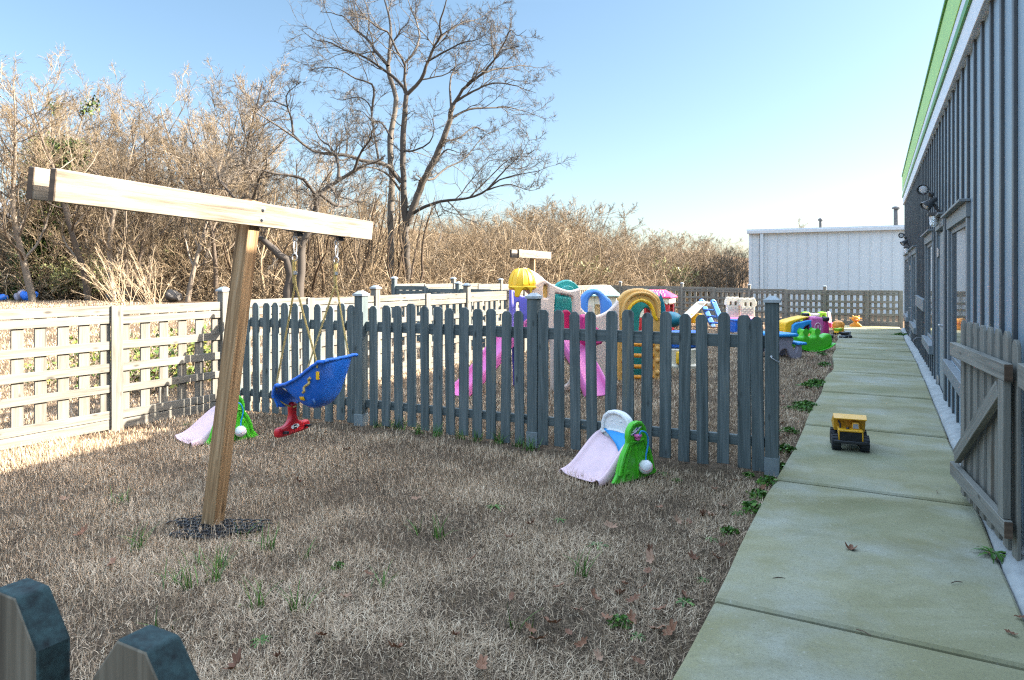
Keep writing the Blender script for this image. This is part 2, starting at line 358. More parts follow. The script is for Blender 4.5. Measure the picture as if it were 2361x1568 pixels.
# ------------------------------------------------------------------ ground and path
def axis_pts(lo, hi, fine_lo, fine_hi, step, grow=1.18):
    a = list(np.arange(fine_lo, fine_hi + 1e-6, step)); s = step; x = a[-1]
    while x < hi: s *= grow; x += s; a.append(x)
    s = step; x = a[0]
    while x > lo: s *= grow; x -= s; a.insert(0, x)
    return np.array(a)
gx = axis_pts(-300, 300, -9, 14, 0.25); gy = axis_pts(-60, 500, 0, 26, 0.25)
GX, GY = np.meshgrid(gx, gy); V = np.stack([GX, GY, gz(GX, GY)], -1).reshape(-1, 3)
nx, ny = len(gx), len(gy); ii = (np.arange(ny - 1)[:, None] * nx + np.arange(nx - 1)[None]).ravel()
me = np_mesh('ground', V, np.stack([ii, ii + 1, ii + nx + 1, ii + nx], 1))
tag(link('ground', me, M['ground'], ang=180), kind='structure')

def path_edge(s): return float(np.interp(s, [-4, 4, 7, 8.2, 10, 13, 17, 22], [1.235, 1.20, 1.235, 1.20, 1.31, 1.42, 1.57, 1.62])) + 0.015 * math.sin(s * 1.9)
mb = MB(); js = [-0.61 + 2.15 * k for k in range(-1, 11)] + [21.9]; js[0] = -3.6
for a, b in zip(js[:-1], js[1:]):
    secs = []; a2, b2 = a + 0.011, b - 0.011
    for s in np.linspace(a2, b2, 7):
        e = path_edge(s); row = []
        for d, dz in ((e + 0.03, -0.12), (e, 0.036), (e - 0.012, 0.045), (e * 0.66, 0.046), (e * 0.33, 0.046), (0.012, 0.045), (0.0, 0.038), (0.0, -0.12)):
            p = site(s, d); z = G(*site(s, 0.6)); drop = 0.012 if (s in (a2, b2) and dz > 0) else 0
            row.append((p[0], p[1], z + dz - drop))
        secs.append(row)
        if s == a2:
            secs.insert(0, [(p[0], p[1], p[2] - 0.04) for p in row])
            q = site(s + 0.012, 0) - site(s, 0); secs.append([(p[0] + q[0], p[1] + q[1], p[2] + (0.012 if 0 < i < 7 else 0)) for i, p in enumerate(row)])
        if s == b2: secs.append([(p[0], p[1], p[2] - 0.04) for p in row])
    mb.loft(secs)
tag(mb.build('path', M['concrete'], ang=30), kind='structure')

# ------------------------------------------------------------------ the grey building
BROT = R(90 - 28.2); B0 = site(0, -0.13); BLEN = 21.3
bld = empty('school_building', (B0[0], B0[1], 0), BROT, 'long grey board and batten building with lime green roof edge beside the path', 'building')
holes = [('window', 3.3, 5.05, 0.60, 2.02), ('door', 5.75, 6.85, -0.10, 2.10), ('window', 7.75, 9.45, 0.52, 2.02),
         ('window', 12.9, 15.0, 0.42, 1.98), ('door', 15.6, 16.7, -0.30, 1.98), ('window', 17.7, 20.0, 0.38, 1.95)]
mb = MB(); x = -3.5; TOP = 3.72
for k, a, b, z0, z1 in holes:
    mb.box(x, a, -0.2, 0, -0.5, TOP); mb.box(a, b, -0.2, 0, z1, TOP)
    if z0 > 0.2: mb.box(a, b, -0.2, 0, -0.5, z0)
    x = b
mb.box(x, BLEN, -0.2, 0, -0.5, TOP)
mb.box(-3.5, BLEN, -9, -0.201, -0.5, 0.0); mb.box(BLEN - 0.15, BLEN - 0.003, -9, -0.202, 0, TOP)
mb.box(-3.5, -3.35, -9, -0.202, 0, TOP); mb.box(-3.5, BLEN, -9.15, -9.002, -0.5, TOP)
s = -3.26
while s < BLEN - 0.1:                                    # battens, broken at the openings
    segs = [(-0.2, 3.70)]
    for k, a, b, z0, z1 in holes:
        if a - 0.16 < s < b + 0.16: segs = ([(-0.2, z0 - 0.14)] if z0 > 0.2 else []) + [(z1 + 0.165, 3.70)]
    for a, b in segs:
        if 9.9 < s < 12.6 and a < 0.9 < b: mb.box(s - 0.032, s + 0.032, 0, 0.02, a, 0.89, 1); a = 1.115
        mb.box(s - 0.032, s + 0.032, 0, 0.02, a, b, 1)
    s += 0.465
wall = mb.build('wall', [M['siding'], M['batten']], bld, bevel=0.004)
mb = MB(); mb.box(-3.5, BLEN, -9.2, -0.021, TOP, 4.62); mb.v = [(a, b, c + 0.0175 * (a - BLEN) if c > 4 else c) for a, b, c in mb.v]
mb.build('roof', M['trim'], bld)
SL = 0.0175
for nm, mt, z0, z1, y in (('fascia', 'fascia_white', 3.72, 3.95, 0.056), ('fascia', 'fascia_dark', 3.95, 4.04, 0.075), ('fascia', 'fascia_white', 4.04, 4.18, 0.062),
                          ('fascia', 'fascia_green', 4.18, 4.62, 0.07), ('fascia', 'fascia_dark', 4.62, 4.67, 0.09)):
    mb = MB(); mb.box(-3.5, BLEN + 0.02, -0.02, y, z0 + 0.002, z1); mb.v = [(a, b, c + SL * (a - BLEN)) for a, b, c in mb.v]; mb.build(nm, M[mt], bld, bevel=0.006)
mb = MB(); secs = []
for s in np.linspace(-3.5, BLEN, 60):
    p = site(s, 0); z = G(*p); j = 0.006 * math.sin(s * 3.1)
    secs.append([(s, 0.0, z - 0.1), (s, 0.001, z + 0.085 + j), (s, 0.03, z + 0.08 + j), (s, 0.085, z + 0.062), (s, 0.118 + j * .4, z + 0.04), (s, 0.122 + j * .4, z - 0.1)])
mb.loft(secs); mb.build('footing', M['footing'], bld, ang=60)
mb = MB(); mb.box(9.75, 12.7, 0, 0.045, 0.90, 1.105); mb.build('trim_board', M['trim'], bld, bevel=0.004)
mb = MB(); mb.box(-1.6, 0.32, 0.043, 0.083, 0.985, 1.10); mb.build('mounting_board', M['gate_x'], bld, bevel=0.004)
for k, a, b, z0, z1 in holes:
    mb = MB()
    mb.box(a - 0.10, a, 0, 0.024, z0 if k == 'window' else z0 - 0.1, z1); mb.box(b, b + 0.10, 0, 0.024, z0 if k == 'window' else z0 - 0.1, z1)
    mb.box(a - 0.12, b + 0.12, 0, 0.032, z1 + 0.001, z1 + 0.13); mb.box(a - 0.14, b + 0.14, 0, 0.085, z1 + 0.131, z1 + 0.155)
    if k == 'window':
        w = mb.build('window', M['trim'], bld, bevel=0.003)
        m2 = MB(); m2.box(a - 0.12, b + 0.12, 0, 0.07, z0 - 0.13, z0 - 0.002); m2.build('sill', M['trim'], w, bevel=0.004)
        m2 = MB(); t = 0.055
        m2.box(a + .001, a + t, -0.06, -0.004, z0 + .001, z1 - .001); m2.box(b - t, b - .001, -0.06, -0.004, z0 + .001, z1 - .001); m2.box(a + t, b - t, -0.06, -0.004, z0 + .001, z0 + t); m2.box(a + t, b - t, -0.06, -0.004, z1 - t, z1 - .001)
        m2.build('frame', M['trim'], w, bevel=0.004)
        m2 = MB(); m2.box(a + t, b - t, -0.03, -0.016, z0 + t, z1 - t); m2.build('pane', M['glass'], w)
    else:
        dr = mb.build('door', M['trim'], bld, bevel=0.003)
        m2 = MB(); m2.box(a + 0.03, b - 0.03, -0.06, -0.012, z0 + 0.02, z1 - 0.03)
        for zz0, zz1 in ((z0 + 0.25, z0 + 0.95), (z0 + 1.15, z1 - 0.2)):
            m2.box(a + 0.16, b - 0.16, -0.012, -0.004, zz0, zz1)
        m2.build('door_leaf', M['door_grey'], dr, bevel=0.004)
        m2 = MB(); zc = z0 + 1.02
        m2.lathe([(0.032, 0), (0.032, 0.012), (0.012, 0.016), (0.012, 0.05)], 14, M=Matrix.Translation((a + 0.11, -0.004, zc)) @ Matrix.Rotation(R(-90), 4, 'X'))
        m2.tube([(a + 0.11, 0.045, zc), (a + 0.16, 0.052, zc), (a + 0.24, 0.05, zc)], 0.011); m2.box(a + 0.06, a + 0.16, -0.011, -0.003, zc - 0.11, zc + 0.07)
        m2.build('handle', M['steel'], dr)
        for zz in (z0 + 0.25, z1 - 0.28):
            m2 = MB(); m2.tube([(b - 0.012, 0.008, zz - 0.06), (b - 0.012, 0.008, zz + 0.06)], 0.011); m2.box(b - 0.06, b - 0.02, -0.004, 0.003, zz - 0.05, zz + 0.05); m2.build('hinge', M['steel'], dr)
mb = MB(); zc = 0.36; q = 10.9
mb.tube([(q, 0.0, zc), (q, 0.09, zc), (q, 0.125, zc - 0.035), (q, 0.13, zc - 0.075)], [0.014, 0.016, 0.017, 0.02]); mb.tube([(q, 0.075, zc), (q, 0.075, zc + 0.06)], 0.008)
mb.lathe([(0.004, 0), (0.032, 0.002), (0.032, 0.01), (0.004, 0.012)], 10, M=Matrix.Translation((q, 0.075, zc + 0.06)))
mb.build('tap', M['dark_steel'], bld)

def floodlight(s, zj, label):
    p = site(s, -0.13); r = empty('wall_light', (p[0], p[1], zj), BROT, label, 'wall light', 'security lights above the doors')
    b = MB(); b.box(-0.05, 0.05, 0, 0.03, -0.06, 0.10); b.box(-0.075, 0.075, 0.02, 0.16, 0.035, 0.075); b.tube([(0, 0.03, 0.07), (0, 0.09, 0.16), (0, 0.12, 0.30)], 0.016); b.ball((0, 0.12, 0.30), 0.034)
    b.tube([(0, 0.05, 0.13), (0.02, 0.10, 0.20)], 0.014)
    b.build('mount', M['dark_steel'], r, bevel=0.004)
    j = MB(); prof = [(0.035, 0.03)]
    for k in range(9): prof += [(0.058 - 0.001 * k, 0.02 - k * 0.013), (0.052 - 0.001 * k, 0.013 - k * 0.013)]
    j.lathe(prof + [(0.03, -0.112)], 18, M=Matrix.Translation((0, 0.09, 0.01))); j.build('glass_jar', M['jar'], r)
    for yaw, pit, c, nm in ((200, 8, (-0.06, 0.20, 0.36), 1), (245, 38, (-0.05, 0.16, 0.17), 2)):
        h = MB(); h.lathe([(0.022, -0.13), (0.034, -0.11), (0.04, -0.05), (0.064, 0.02), (0.07, 0.05), (0.066, 0.052), (0.055, 0.02), (0.02, 0.0)], 18)
        h.tube([(0, 0, -0.08), (0, 0, -0.14)], 0.012)
        yv = Vector((math.cos(R(yaw)) * math.cos(R(pit)), -math.sin(R(yaw)) * math.cos(R(pit)), -math.sin(R(pit))))
        o = h.build('lamp_head', M['dark_steel'], r, c, yv.to_track_quat('Z', 'Y').to_euler())
        g = MB(); g.ball((0, 0, 0.028), (0.052, 0.052, 0.02)); g.build('lens', M['jar'], o)
    return r
floodlight(6.15, 2.22, 'large twin headed floodlight with glass jar lamp above the nearer door')
floodlight(16.2, 2.16, 'small distant twin headed floodlight with glass jar lamp near the far end of the building')

# ------------------------------------------------------------------ white metal building behind
nb0 = site(29.5, -1.0); NROT = math.atan2(N[1], N[0])    # local x runs along N (to the left)
nb = empty('metal_shed', (nb0[0], nb0[1], -0.25), NROT, 'low white ribbed metal building with grey gutter behind the back fence', 'building')
Lm = 6.9; Hm = 3.86; prof = []; x = -6.0                 # yard side is local +y
while x < Lm - 0.3:
    for dx, dy in ((0, 0), (0.02, 0.03), (0.045, 0.03), (0.065, 0)): prof.append((x + dx, dy))
    x += 0.415
prof.append((Lm, 0)); mb = MB()
mb.loft([[(a, b, -0.3) for a, b in prof], [(a, b, Hm - 0.2) for a, b in prof]])
mb.box(-6, Lm, -10, -0.02, -0.3, Hm - 0.2); mb.build('wall', M['metal_wall'], nb, ang=25)
mb = MB(); mb.box(-6.1, Lm + 0.12, -10.1, 0.10, Hm - 0.05, Hm + 0.0); mb.build('roof', M['metal_trim'], nb)
mb = MB(); mb.box(-6.1, Lm + 0.10, -0.02, 0.15, Hm - 0.2, Hm - 0.052); mb.build('gutter', M['metal_trim'], nb, bevel=0.01)
mb = MB(); mb.box(Lm - 0.62, Lm - 0.48, 0.032, 0.12, -0.2, Hm - 0.2); mb.build('downspout', M['metal_wall'], nb, bevel=0.012)
mb = MB(); mb.box(Lm - 0.1, Lm + 0.03, -0.1, 0.05, -0.3, Hm - 0.2); mb.build('corner_trim', M['metal_trim'], nb, bevel=0.006)
for px, hh, rr in ((0.95, 0.82, 0.10), (3.95, 0.42, 0.065)):
    mb = MB(); mb.lathe([(rr, 0), (rr, hh - 0.1), (rr * 0.9, hh - 0.08), (rr * 1.7, hh - 0.06), (rr * 1.75, hh), (rr * 1.2, hh + 0.05), (0.01, hh + 0.07)], 14, M=Matrix.Translation((px, -0.9, Hm)))
    mb.build('vent_pipe', M['dark_steel'], nb)

# ------------------------------------------------------------------ lattice fences
def cap_mesh(w=0.062):
    b = MB(); b.box(-w, w, -w, w, 0, 0.022)
    b.add([(-w + .008, -w + .008, 0.022), (w - .008, -w + .008, 0.022), (w - .008, w - .008, 0.022), (-w + .008, w - .008, 0.022), (-0.02, -0.02, 0.05), (0.02, -0.02, 0.05), (0.02, 0.02, 0.05), (-0.02, 0.02, 0.05)],
          [(0, 1, 5, 4), (1, 2, 6, 5), (2, 3, 7, 6), (3, 0, 4, 7), (4, 5, 6, 7)]); return b.mesh('cap')
CAP = cap_mesh()
def lattice_fence(label, A, dv, side, posts, trims, length, mx, mz, seed, dz_fn):
    rot = math.atan2(dv[1], dv[0]); r = empty('lattice_fence', (A[0], A[1], dz_fn(0)), rot, label, 'fence'); z0r = dz_fn(0)
    rr = random.Random(seed); ed = sorted([0] + list(posts) + list(trims) + [length])
    ed = [e for i, e in enumerate(ed) if i == 0 or e - ed[i - 1] > 0.2]
    for a, b in zip(ed[:-1], ed[1:]):
        z = dz_fn((a + b) / 2) - z0r; mb = MB()
        def y(p, q): return (p * side, q * side) if side > 0 else (q * side, p * side)
        for r0, r1 in ((1.13, 1.22), (1.045, 1.124), (0.79, 0.872), (0.574, 0.655), (0.372, 0.447), (0.11, 0.192), (0.015, 0.106)):
            t = rr.uniform(-.004, .004); j = rr.uniform(0, .003); mb.box(a + 0.004, b - 0.004, *y(0.0 + 0.0, 0.019 + j), r0 + t, r1 + t, 0)
        n = max(1, round((b - a) / 0.19)); st = (b - a) / n
        for i in range(n):
            c = a + (i + 0.5) * st + rr.uniform(-.006, .006); mb.box(c - 0.049, c + 0.049, *y(-0.020, -0.001), 0.05, 1.19, 1)
        mb.build('lattice_panel', [mx, mz], r, (0, 0, z), bevel=0.003)
    for t in trims:
        mb = MB(); y0, y1 = sorted((0.0235 * side, 0.042 * side)); mb.box(-0.057, 0.057, y0, y1, 0.0, 1.222); mb.build('trim_board', mz, r, (t, 0, dz_fn(t) - z0r), bevel=0.003)
    for t in posts:
        mb = MB(); mb.box(-0.048, 0.048, -0.03, 0.066, -0.1, 1.33)
        p = mb.build('post', mz, r, (t, -0.018 if side > 0 else -0.018, dz_fn(t) - z0r), bevel=0.004)
        link('cap', CAP.copy(), M['post_cap'], p, (0, 0.018, 1.33))
    return r
LD = np.array((0.502, 0.865)); LA = np.array((-4.38, 5.89)) - LD * 2.95
lattice_fence('long sunlit pale lattice fence on the left with picket shadows across it', LA, LD, -1, [2.6, 5.16, 7.72, 10.1, 12.15], [1.35, 3.93, 6.44, 8.94], 12.15, M['lattice_x'], M['lattice_z'], 3, lambda t: G(*(LA + LD * t)))
LE = LA + LD * 12.2
lattice_fence('short shaded lattice fence stepping left beyond the sunlit fence', LE, N, 1, [1.6, 3.3], [0.8, 2.4], 3.3, M['paint_x'], M['paint_z'], 4, lambda t: G(*(LE + N * t)))
LK = LE + N * 3.35; kl = 22.3 - float(sd(*LK)[0])
lattice_fence('distant sunlit lattice fence at the far left corner of the yard', LK, U, -1, [2.5, 5.0, 7.5, 10.0], [1.25, 3.75, 6.25, 8.75], kl, M['lattice_x'], M['lattice_z'], 5, lambda t: G(*(LK + U * t)))
BA = site(22.3, -0.1)
bd = float(sd(*(LK + U * kl))[1])
lattice_fence('shaded lattice back fence in front of the white metal building', BA, N, 1, [2.35, 4.85, 7.3, 9.75], [0.05, 1.05, 3.6, 6.1, 8.5], bd, M['gate_x'], M['gate_z'], 6, lambda t: G(*(BA + N * t)))

# ------------------------------------------------------------------ picket fences
def picket_mesh(w=0.095, h=1.22, th=0.019, cut=0.028, plain_cut=False):
    b = MB(); q = w / 2
    if plain_cut: b.prism([(-q, 0.02), (q, 0.02), (q, h - cut * 1.2), (q - cut, h), (-q + cut, h), (-q, h - cut * 1.2)], 0, th, M=XZ); return b.mesh('picket')
    b.prism([(-q, 0.02), (q, 0.02), (q, h - cut * 1.25), (q - cut * 0.45, h - cut * 0.5), (q - cut, h), (-q + cut, h), (-q + cut * 0.45, h - cut * 0.5), (-q, h - cut * 1.25)], 0, th, M=XZ)
    return b.mesh('picket')
PICK = [picket_mesh(0.095 + d, 1.22, 0.019, c) for d, c in ((0, 0.028), (0.004, 0.025), (-0.003, 0.03))]
PA = np.array((2.01 - 0.906 * 5.72, 5.31 + 0.4235 * 5.72)); PD = np.array((0.906, -0.4235)); PROT = math.atan2(PD[1], PD[0])
pf = empty('picket_fence', (PA[0], PA[1], 0), PROT, 'dark grey picket fence with dog eared tops crossing the middle of the yard', 'fence')
def pf_x(px):
    r = (px - CX) / F; return (r * PA[1] - PA[0]) / (PD[0] - r * PD[1])
right = [pf_x((1500 + l / 1.686) * 0.652) for l in (710, 808, 905, 1003, 1110, 1217, 1325, 1437, 1548, 1662, 1782, 1905, 1990)]
right[-1] = 5.62; right[-2] = 5.515
mid = [pf_x(p) for p in (863, 891, 921, 951, 981, 1010, 1040, 1070, 1101, 1133, 1166, 1199)]
left = [pf_x(p) for p in (549, 571, 593, 614, 637, 660, 683, 708, 733, 760, 787, 811)]
rr = random.Random(11); first = {}
for i, x in enumerate(left + mid + right):
    k = rr.randrange(3); loc = (x, 0, G(*(PA + PD * x)) + rr.uniform(-0.014, 0.012)); rot = (R(rr.uniform(-0.3, 0.3)), R(rr.uniform(-0.8, 0.8)), 0)
    if k not in first: o = link('picket', PICK[k], M['paint_z'], pf, loc, rot, bevel=0.003); first[k] = o
    else: o = first[k].copy(); COL.objects.link(o); o.parent = pf; o.location = loc; o.rotation_euler = rot
posts = [1.82, 3.71, 5.72]
for a, b in ((0.02, 1.77), (1.87, 3.66), (3.76, 5.67)):
    for z0, z1 in ((0.955, 1.055), (0.185, 0.265)):
        mb = MB(); mb.box(-(b - a) / 2, (b - a) / 2, 0.0012, 0.04, z0, z1); mb.build('rail', M['paint_x'], pf, ((a + b) / 2, 0, 0), bevel=0.004)
for i, x in enumerate(posts):
    mb = MB(); w = 0.049; mb.box(-w, w, -w, w, 0.11, 1.315)
    p = mb.build('post', M['paint_z'], pf, (x, -0.005 if i != 1 else 0.02, 0), bevel=0.004)
    b = MB(); b.box(-0.053, 0.053, -0.053, 0.053, -0.1, 0.125); b.build('post_base', M['paint_light'], p, bevel=0.003)
    link('cap', CAP.copy(), M['post_cap'], p, (0, 0, 1.315))
mb = MB(); mb.tube([(0, -0.052, 0.90), (-0.004, -0.066, 0.90), (0.0, -0.072, 0.895), (0.03, -0.075, 0.875), (0.06, -0.06, 0.86)], 0.005)
mb.lathe([(0.011, 0), (0.011, 0.006), (0.004, 0.008)], 8, M=Matrix.Translation((-0.002, -0.0545, 0.90)) @ Matrix.Rotation(R(90), 4, 'X'))
mb.build('latch_hook', M['steel'], pf, (5.72, 0, 0))

gr = empty('gate', (2.55, 3.51, 0), R(68.5), 'open wooden picket gate with diagonal brace folded back against the grey building', 'gate')
for i in range(8):
    x = 0.03 + i * 0.158; loc = (x, -0.0195, 0.05 + 0.005 * rr.random())
    if i == 0: g0 = link('picket', picket_mesh(0.09, 1.175, 0.019, 0.03), M['gate_z'], gr, loc, bevel=0.003)
    else: o = g0.copy(); COL.objects.link(o); o.parent = gr; o.location = loc
g0.location[2] = 0.02
for z0, z1 in ((0.985, 1.075), (0.185, 0.275)):
    mb = MB(); mb.box(-0.60, 0.62, 0.0, 0.04, z0, z1); mb.build('rail', M['gate_x'], gr, (0.575, 0, 0), bevel=0.004)
    mb = MB(); mb.box(-0.0, 0.004, 0.002, 0.038, z0 + .003, z1 - .003); mb.build('end_face', M['end_grain'], gr, (-0.029, 0, 0))
mb = MB(); mb.box(0, 0.09, 0.001, 0.039, 0.277, 0.983); mb.build('stile', M['gate_z'], gr, (0.0, 0, 0), bevel=0.004)
bl = math.hypot(0.98, 0.70); mb = MB(); mb.box(-bl / 2 + 0.03, bl / 2 - 0.03, 0.0015, 0.0385, -0.045, 0.045)
mb.build('brace', M['gate_x'], gr, (0.60, 0, 0.63), (0, math.atan2(0.60, 0.98), 0), bevel=0.004)

FD = np.array((0.8814, -0.4726)); FA = np.array((-0.505, 0.735)); FROT = math.atan2(FD[1], FD[0])
ff = empty('picket_fence', (FA[0], FA[1], 0), FROT, 'bare weathered pickets in the lower left foreground right in front of the viewer', 'fence')
for i, x in enumerate((-0.64, -0.43, -0.22, 0.0, 0.21)):
    loc = (x, 0, -0.002 if x != 0.205 else -0.006)
    if i == 0:
        me_ = picket_mesh(0.118, 1.205, 0.034, 0.038, True); f0 = link('picket', me_, [M['bare_picket'], M['edge_paint']], ff, loc, bevel=0.003)
        me_.polygons.foreach_set('material_index', [0 if k == 1 else 1 for k in range(len(me_.polygons))])
    else: o = f0.copy(); COL.objects.link(o); o.parent = ff; o.location = loc
for z0, z1 in ((0.95, 1.04), (0.19, 0.27)):
    mb = MB(); mb.box(-0.48, 0.47, 0.0012, 0.04, z0, z1); mb.build('rail', M['paint_x'], ff, (-0.24, 0, 0), bevel=0.004)
# ------------------------------------------------------------------ swing post, second post, hanging toddler swing
def t_post(base, top, bdir, label, scale=1.0, hang=True):
    ez = (Vector(top) - Vector(base)).normalized(); ex = Vector((bdir[0], bdir[1], 0)); ex = (ex - ez * ex.dot(ez)).normalized(); ey = ez.cross(ex)
    mat = Matrix((ex, ey, ez)).transposed()
    r = empty('swing_post', base, label=label, cat='swing frame', rot=mat.to_euler())
    L = (Vector(top) - Vector(base)).length
    mb = MB(); w = 0.0475; mb.box(-w, w, -w, w, -0.15, L); mb.build('post', M['post_pine'], r, bevel=0.006)
    bt = R(-2.15) if hang else R(-1)
    for y, dx in ((-w - 0.0395, 0.0), (w + 0.0015, -0.0)):
        mb = MB(); mb.box(-1.40, 1.19, 0, 0.038, -0.072, 0.072)
        b = mb.build('beam', M['raw_x'], r, (0.095, y, L - 0.078), (0, bt, 0), bevel=0.004)
        for e, nm in ((-1.4025, 1), (1.1905, 2)):
            mb = MB(); mb.box(e, e + 0.002, 0.002, 0.036, -0.069, 0.069); mb.build('end_face', M['end_grain'] if e < 0 else M['raw_x'], b)
    for z in (-0.045, -0.105):
        mb = MB(); mb.lathe([(0.019, 0), (0.019, 0.003), (0.011, 0.004), (0.011, 0.012), (0.004, 0.013)], 10, M=Matrix.Translation((0.012, -w - 0.0395, L + z)) @ Matrix.Rotation(R(90), 4, 'X')); mb.build('bolt', M['steel'], r)
    if hang:
        for x in (0.46, 0.945):
            zb = L - 0.078 - 0.074 + (x - 0.095) * math.sin(-bt); mb = MB()
            mb.box(x - 0.05, x + 0.035, -0.046, 0.046, zb - 0.006, zb + 0.03); mb.tube([(x - 0.035, -0.03, zb - 0.018), (x + 0.03, -0.03, zb - 0.018)], 0.014); mb.tube([(x, 0.0, zb), (x, 0.0, zb - 0.03)], 0.012)
            mb.build('hanger', M['dark_steel'], r, bevel=0.003)
    return r
tp = t_post((-1.83, 4.2, G(-1.83, 4.2)), (-1.605, 4.235, 1.985), (0.341, 0.94), 'leaning wooden swing post with a long sunlit double beam across its top')
b2 = at(1224, 633, 13.3); b2z = G(b2.x, b2.y)
t_post((b2.x, b2.y, b2z), (b2.x + 0.03, b2.y, b2z + 2.0), (0.27, 0.96), 'distant wooden swing post with short beam rising behind the yellow domed climber', hang=False)
bpy.context.view_layer.update()
hp = [h.matrix_world @ Vector((sum(v.co.x for v in h.data.vertices) / len(h.data.vertices), 0, min(v.co.z for v in h.data.vertices))) for h in tp.children if h.name.startswith('hanger')]

f = Vector((-0.94, 0.341, 0)); lat = Vector((-0.341, -0.94, 0))
sw = empty('toddler_swing', (-1.40, 4.90, 0), math.atan2(f.y, f.x), 'blue plastic toddler swing hanging on yellow ropes with a red T bar below', 'swing')
prof = curve_pts([(0.21, 0.585, 0), (0.238, 0.67, 0), (0.205, 0.742, 0), (0.14, 0.712, 0), (0.06, 0.632, 0), (-0.04, 0.592, 0), (-0.115, 0.64, 0), (-0.165, 0.76, 0), (-0.20, 0.88, 0), (-0.212, 0.945, 0)], 5, False)
nP = len(prof); hw_ = np.interp(np.linspace(0, 1, nP), [0, .2, .45, .7, 1], [0.135, 0.155, 0.175, 0.185, 0.185])
rim = np.interp(np.linspace(0, 1, nP), [0, .1, .22, .33, .45, .56, .67, .78, .9, 1], [0.60, 0.685, 0.768, 0.765, 0.785, 0.835, 0.885, 0.92, 0.943, 0.955])
def shell(i, v):
    p = prof[i]; a = abs(v); k = a ** 4; y = hw_[i] * math.copysign(min(1, a * 1.12) ** 0.8 if a < 0.9 else 1 + (a - 0.9) * 1.1, v)
    z = p[1] + (max(rim[i], p[1]) - p[1]) * min(1, k * 1.25); x = p[0] + 0.05 * k * (1 if 0.3 < i / nP < 0.95 else 0)
    if a > 0.97: z -= 0.012
    return Vector((x, y, z))
vs = [-1, -0.95, -0.9, -0.82, -0.7, -0.5, -0.25, 0, 0.25, 0.5, 0.7, 0.82, 0.9, 0.95, 1]
mb = MB(); mb.loft([[shell(i, v) for v in vs] for i in range(nP)])
seat = mb.build('seat', M['blue'], sw, solid=0.009, ang=60, subs=1)
mb = MB(); mb.tube([shell(i, 0.98) for i in range(4, nP)] + [shell(nP - 1, v) for v in (0.7, 0.3, 0, -0.3, -0.7)] + [shell(i, -0.98) for i in range(nP - 1, 3, -1)], 0.0115); mb.build('rim', M['blue'], seat)
def patch(name, i0, i1, v0, v1, mat):
    g = [[shell(i, v) for v in np.linspace(v0, v1, 4)] for i in range(i0, i1 + 1)]; c = sum((p for q in g for p in q), Vector()) / (len(g) * 4)
    nrm = (g[-1][0] - g[0][0]).cross(g[0][-1] - g[0][0]).normalized()
    if nrm.y * c.y < 0: nrm = -nrm
    b = MB(); b.loft([[p + nrm * 0.0085 for p in q] for q in g]); b.build(name, mat, seat, solid=0.001)
patch('sticker', int(nP * .36), int(nP * .40), 0.80, 0.86, M['white']); patch('sticker', int(nP * .52), int(nP * .55), 0.70, 0.76, M['yellow']); patch('sticker', int(nP * .62), int(nP * .65), 0.55, 0.66, M['pale_blue'])
mb = MB(); k = int(nP * .66); c = shell(k, 0.86) + Vector((0.01, 0.018, -0.01))
mb.tube([c + Vector((math.sin(t * 1.9) * 0.012 + t * 0.011 - 0.03, 0.004 + 0.006 * math.cos(t * 2.3), 0.03 - t * 0.016)) for t in np.linspace(0, 6.5, 26)], 0.009)
mb.build('rope_knot', M['rope'], sw)
mb = MB(); k = int(nP * .78); c = shell(k, 0.8) + Vector((-0.005, 0.012, 0)); mb.box(c.x - 0.012, c.x + 0.012, c.y - 0.003, c.y + 0.008, c.z - 0.028, c.z + 0.028); mb.build('tag', M['yellow'], sw, bevel=0.004)
ol = [(-0.028, 0.60), (-0.028, 0.52), (-0.05, 0.475), (-0.10, 0.455), (-0.165, 0.45), (-0.178, 0.42), (-0.165, 0.388), (-0.10, 0.382), (0, 0.382), (0.10, 0.382), (0.165, 0.388), (0.178, 0.42), (0.165, 0.45), (0.10, 0.455), (0.05, 0.475), (0.028, 0.52), (0.028, 0.60)]
tb = link('t_bar', panel_mesh([ol], 0.05, 0.016, YZ), M['red'], sw, (0.20, 0, 0), ang=50)
mb = MB()
for y in (-0.125, 0.125): mb.box(0.226 - 0.06 - 0.0285 + 0.0, 0.176, y - 0.012, y + 0.012, 0.41, 0.425)
mb.build('slot', M['black'], tb, (-0.20, 0, 0))
bx = [(0.045 * math.cos(a) * 1.0, 0.017 * math.sin(a)) for a in np.linspace(0, 2 * math.pi, 20, endpoint=False)]
NX = Matrix(((0, 0, -1, 0), (-1, 0, 0, 0), (0, 1, 0, 0), (0, 0, 0, 1)))     # sheet facing -x
lab = link('label', panel_mesh([bx], 0.003, 0.0008, Matrix.Translation((-0.0265, 0, 0.435)) @ NX), M['white'], tb)
link('lettering', text_mesh('little\ntikes', 0.02, 0.0006, Matrix.Translation((-0.029, 0, 0.435)) @ NX), M['black'], lab)
swm = Matrix.Translation(sw.location) @ Matrix.Rotation(math.atan2(f.y, f.x), 4, 'Z'); swi = swm.inverted()
ends = {0: (shell(int(nP * .2), 0.9), shell(int(nP * .84), 0.93)), 1: (shell(int(nP * .2), -0.9), shell(int(nP * .84), -0.93))}
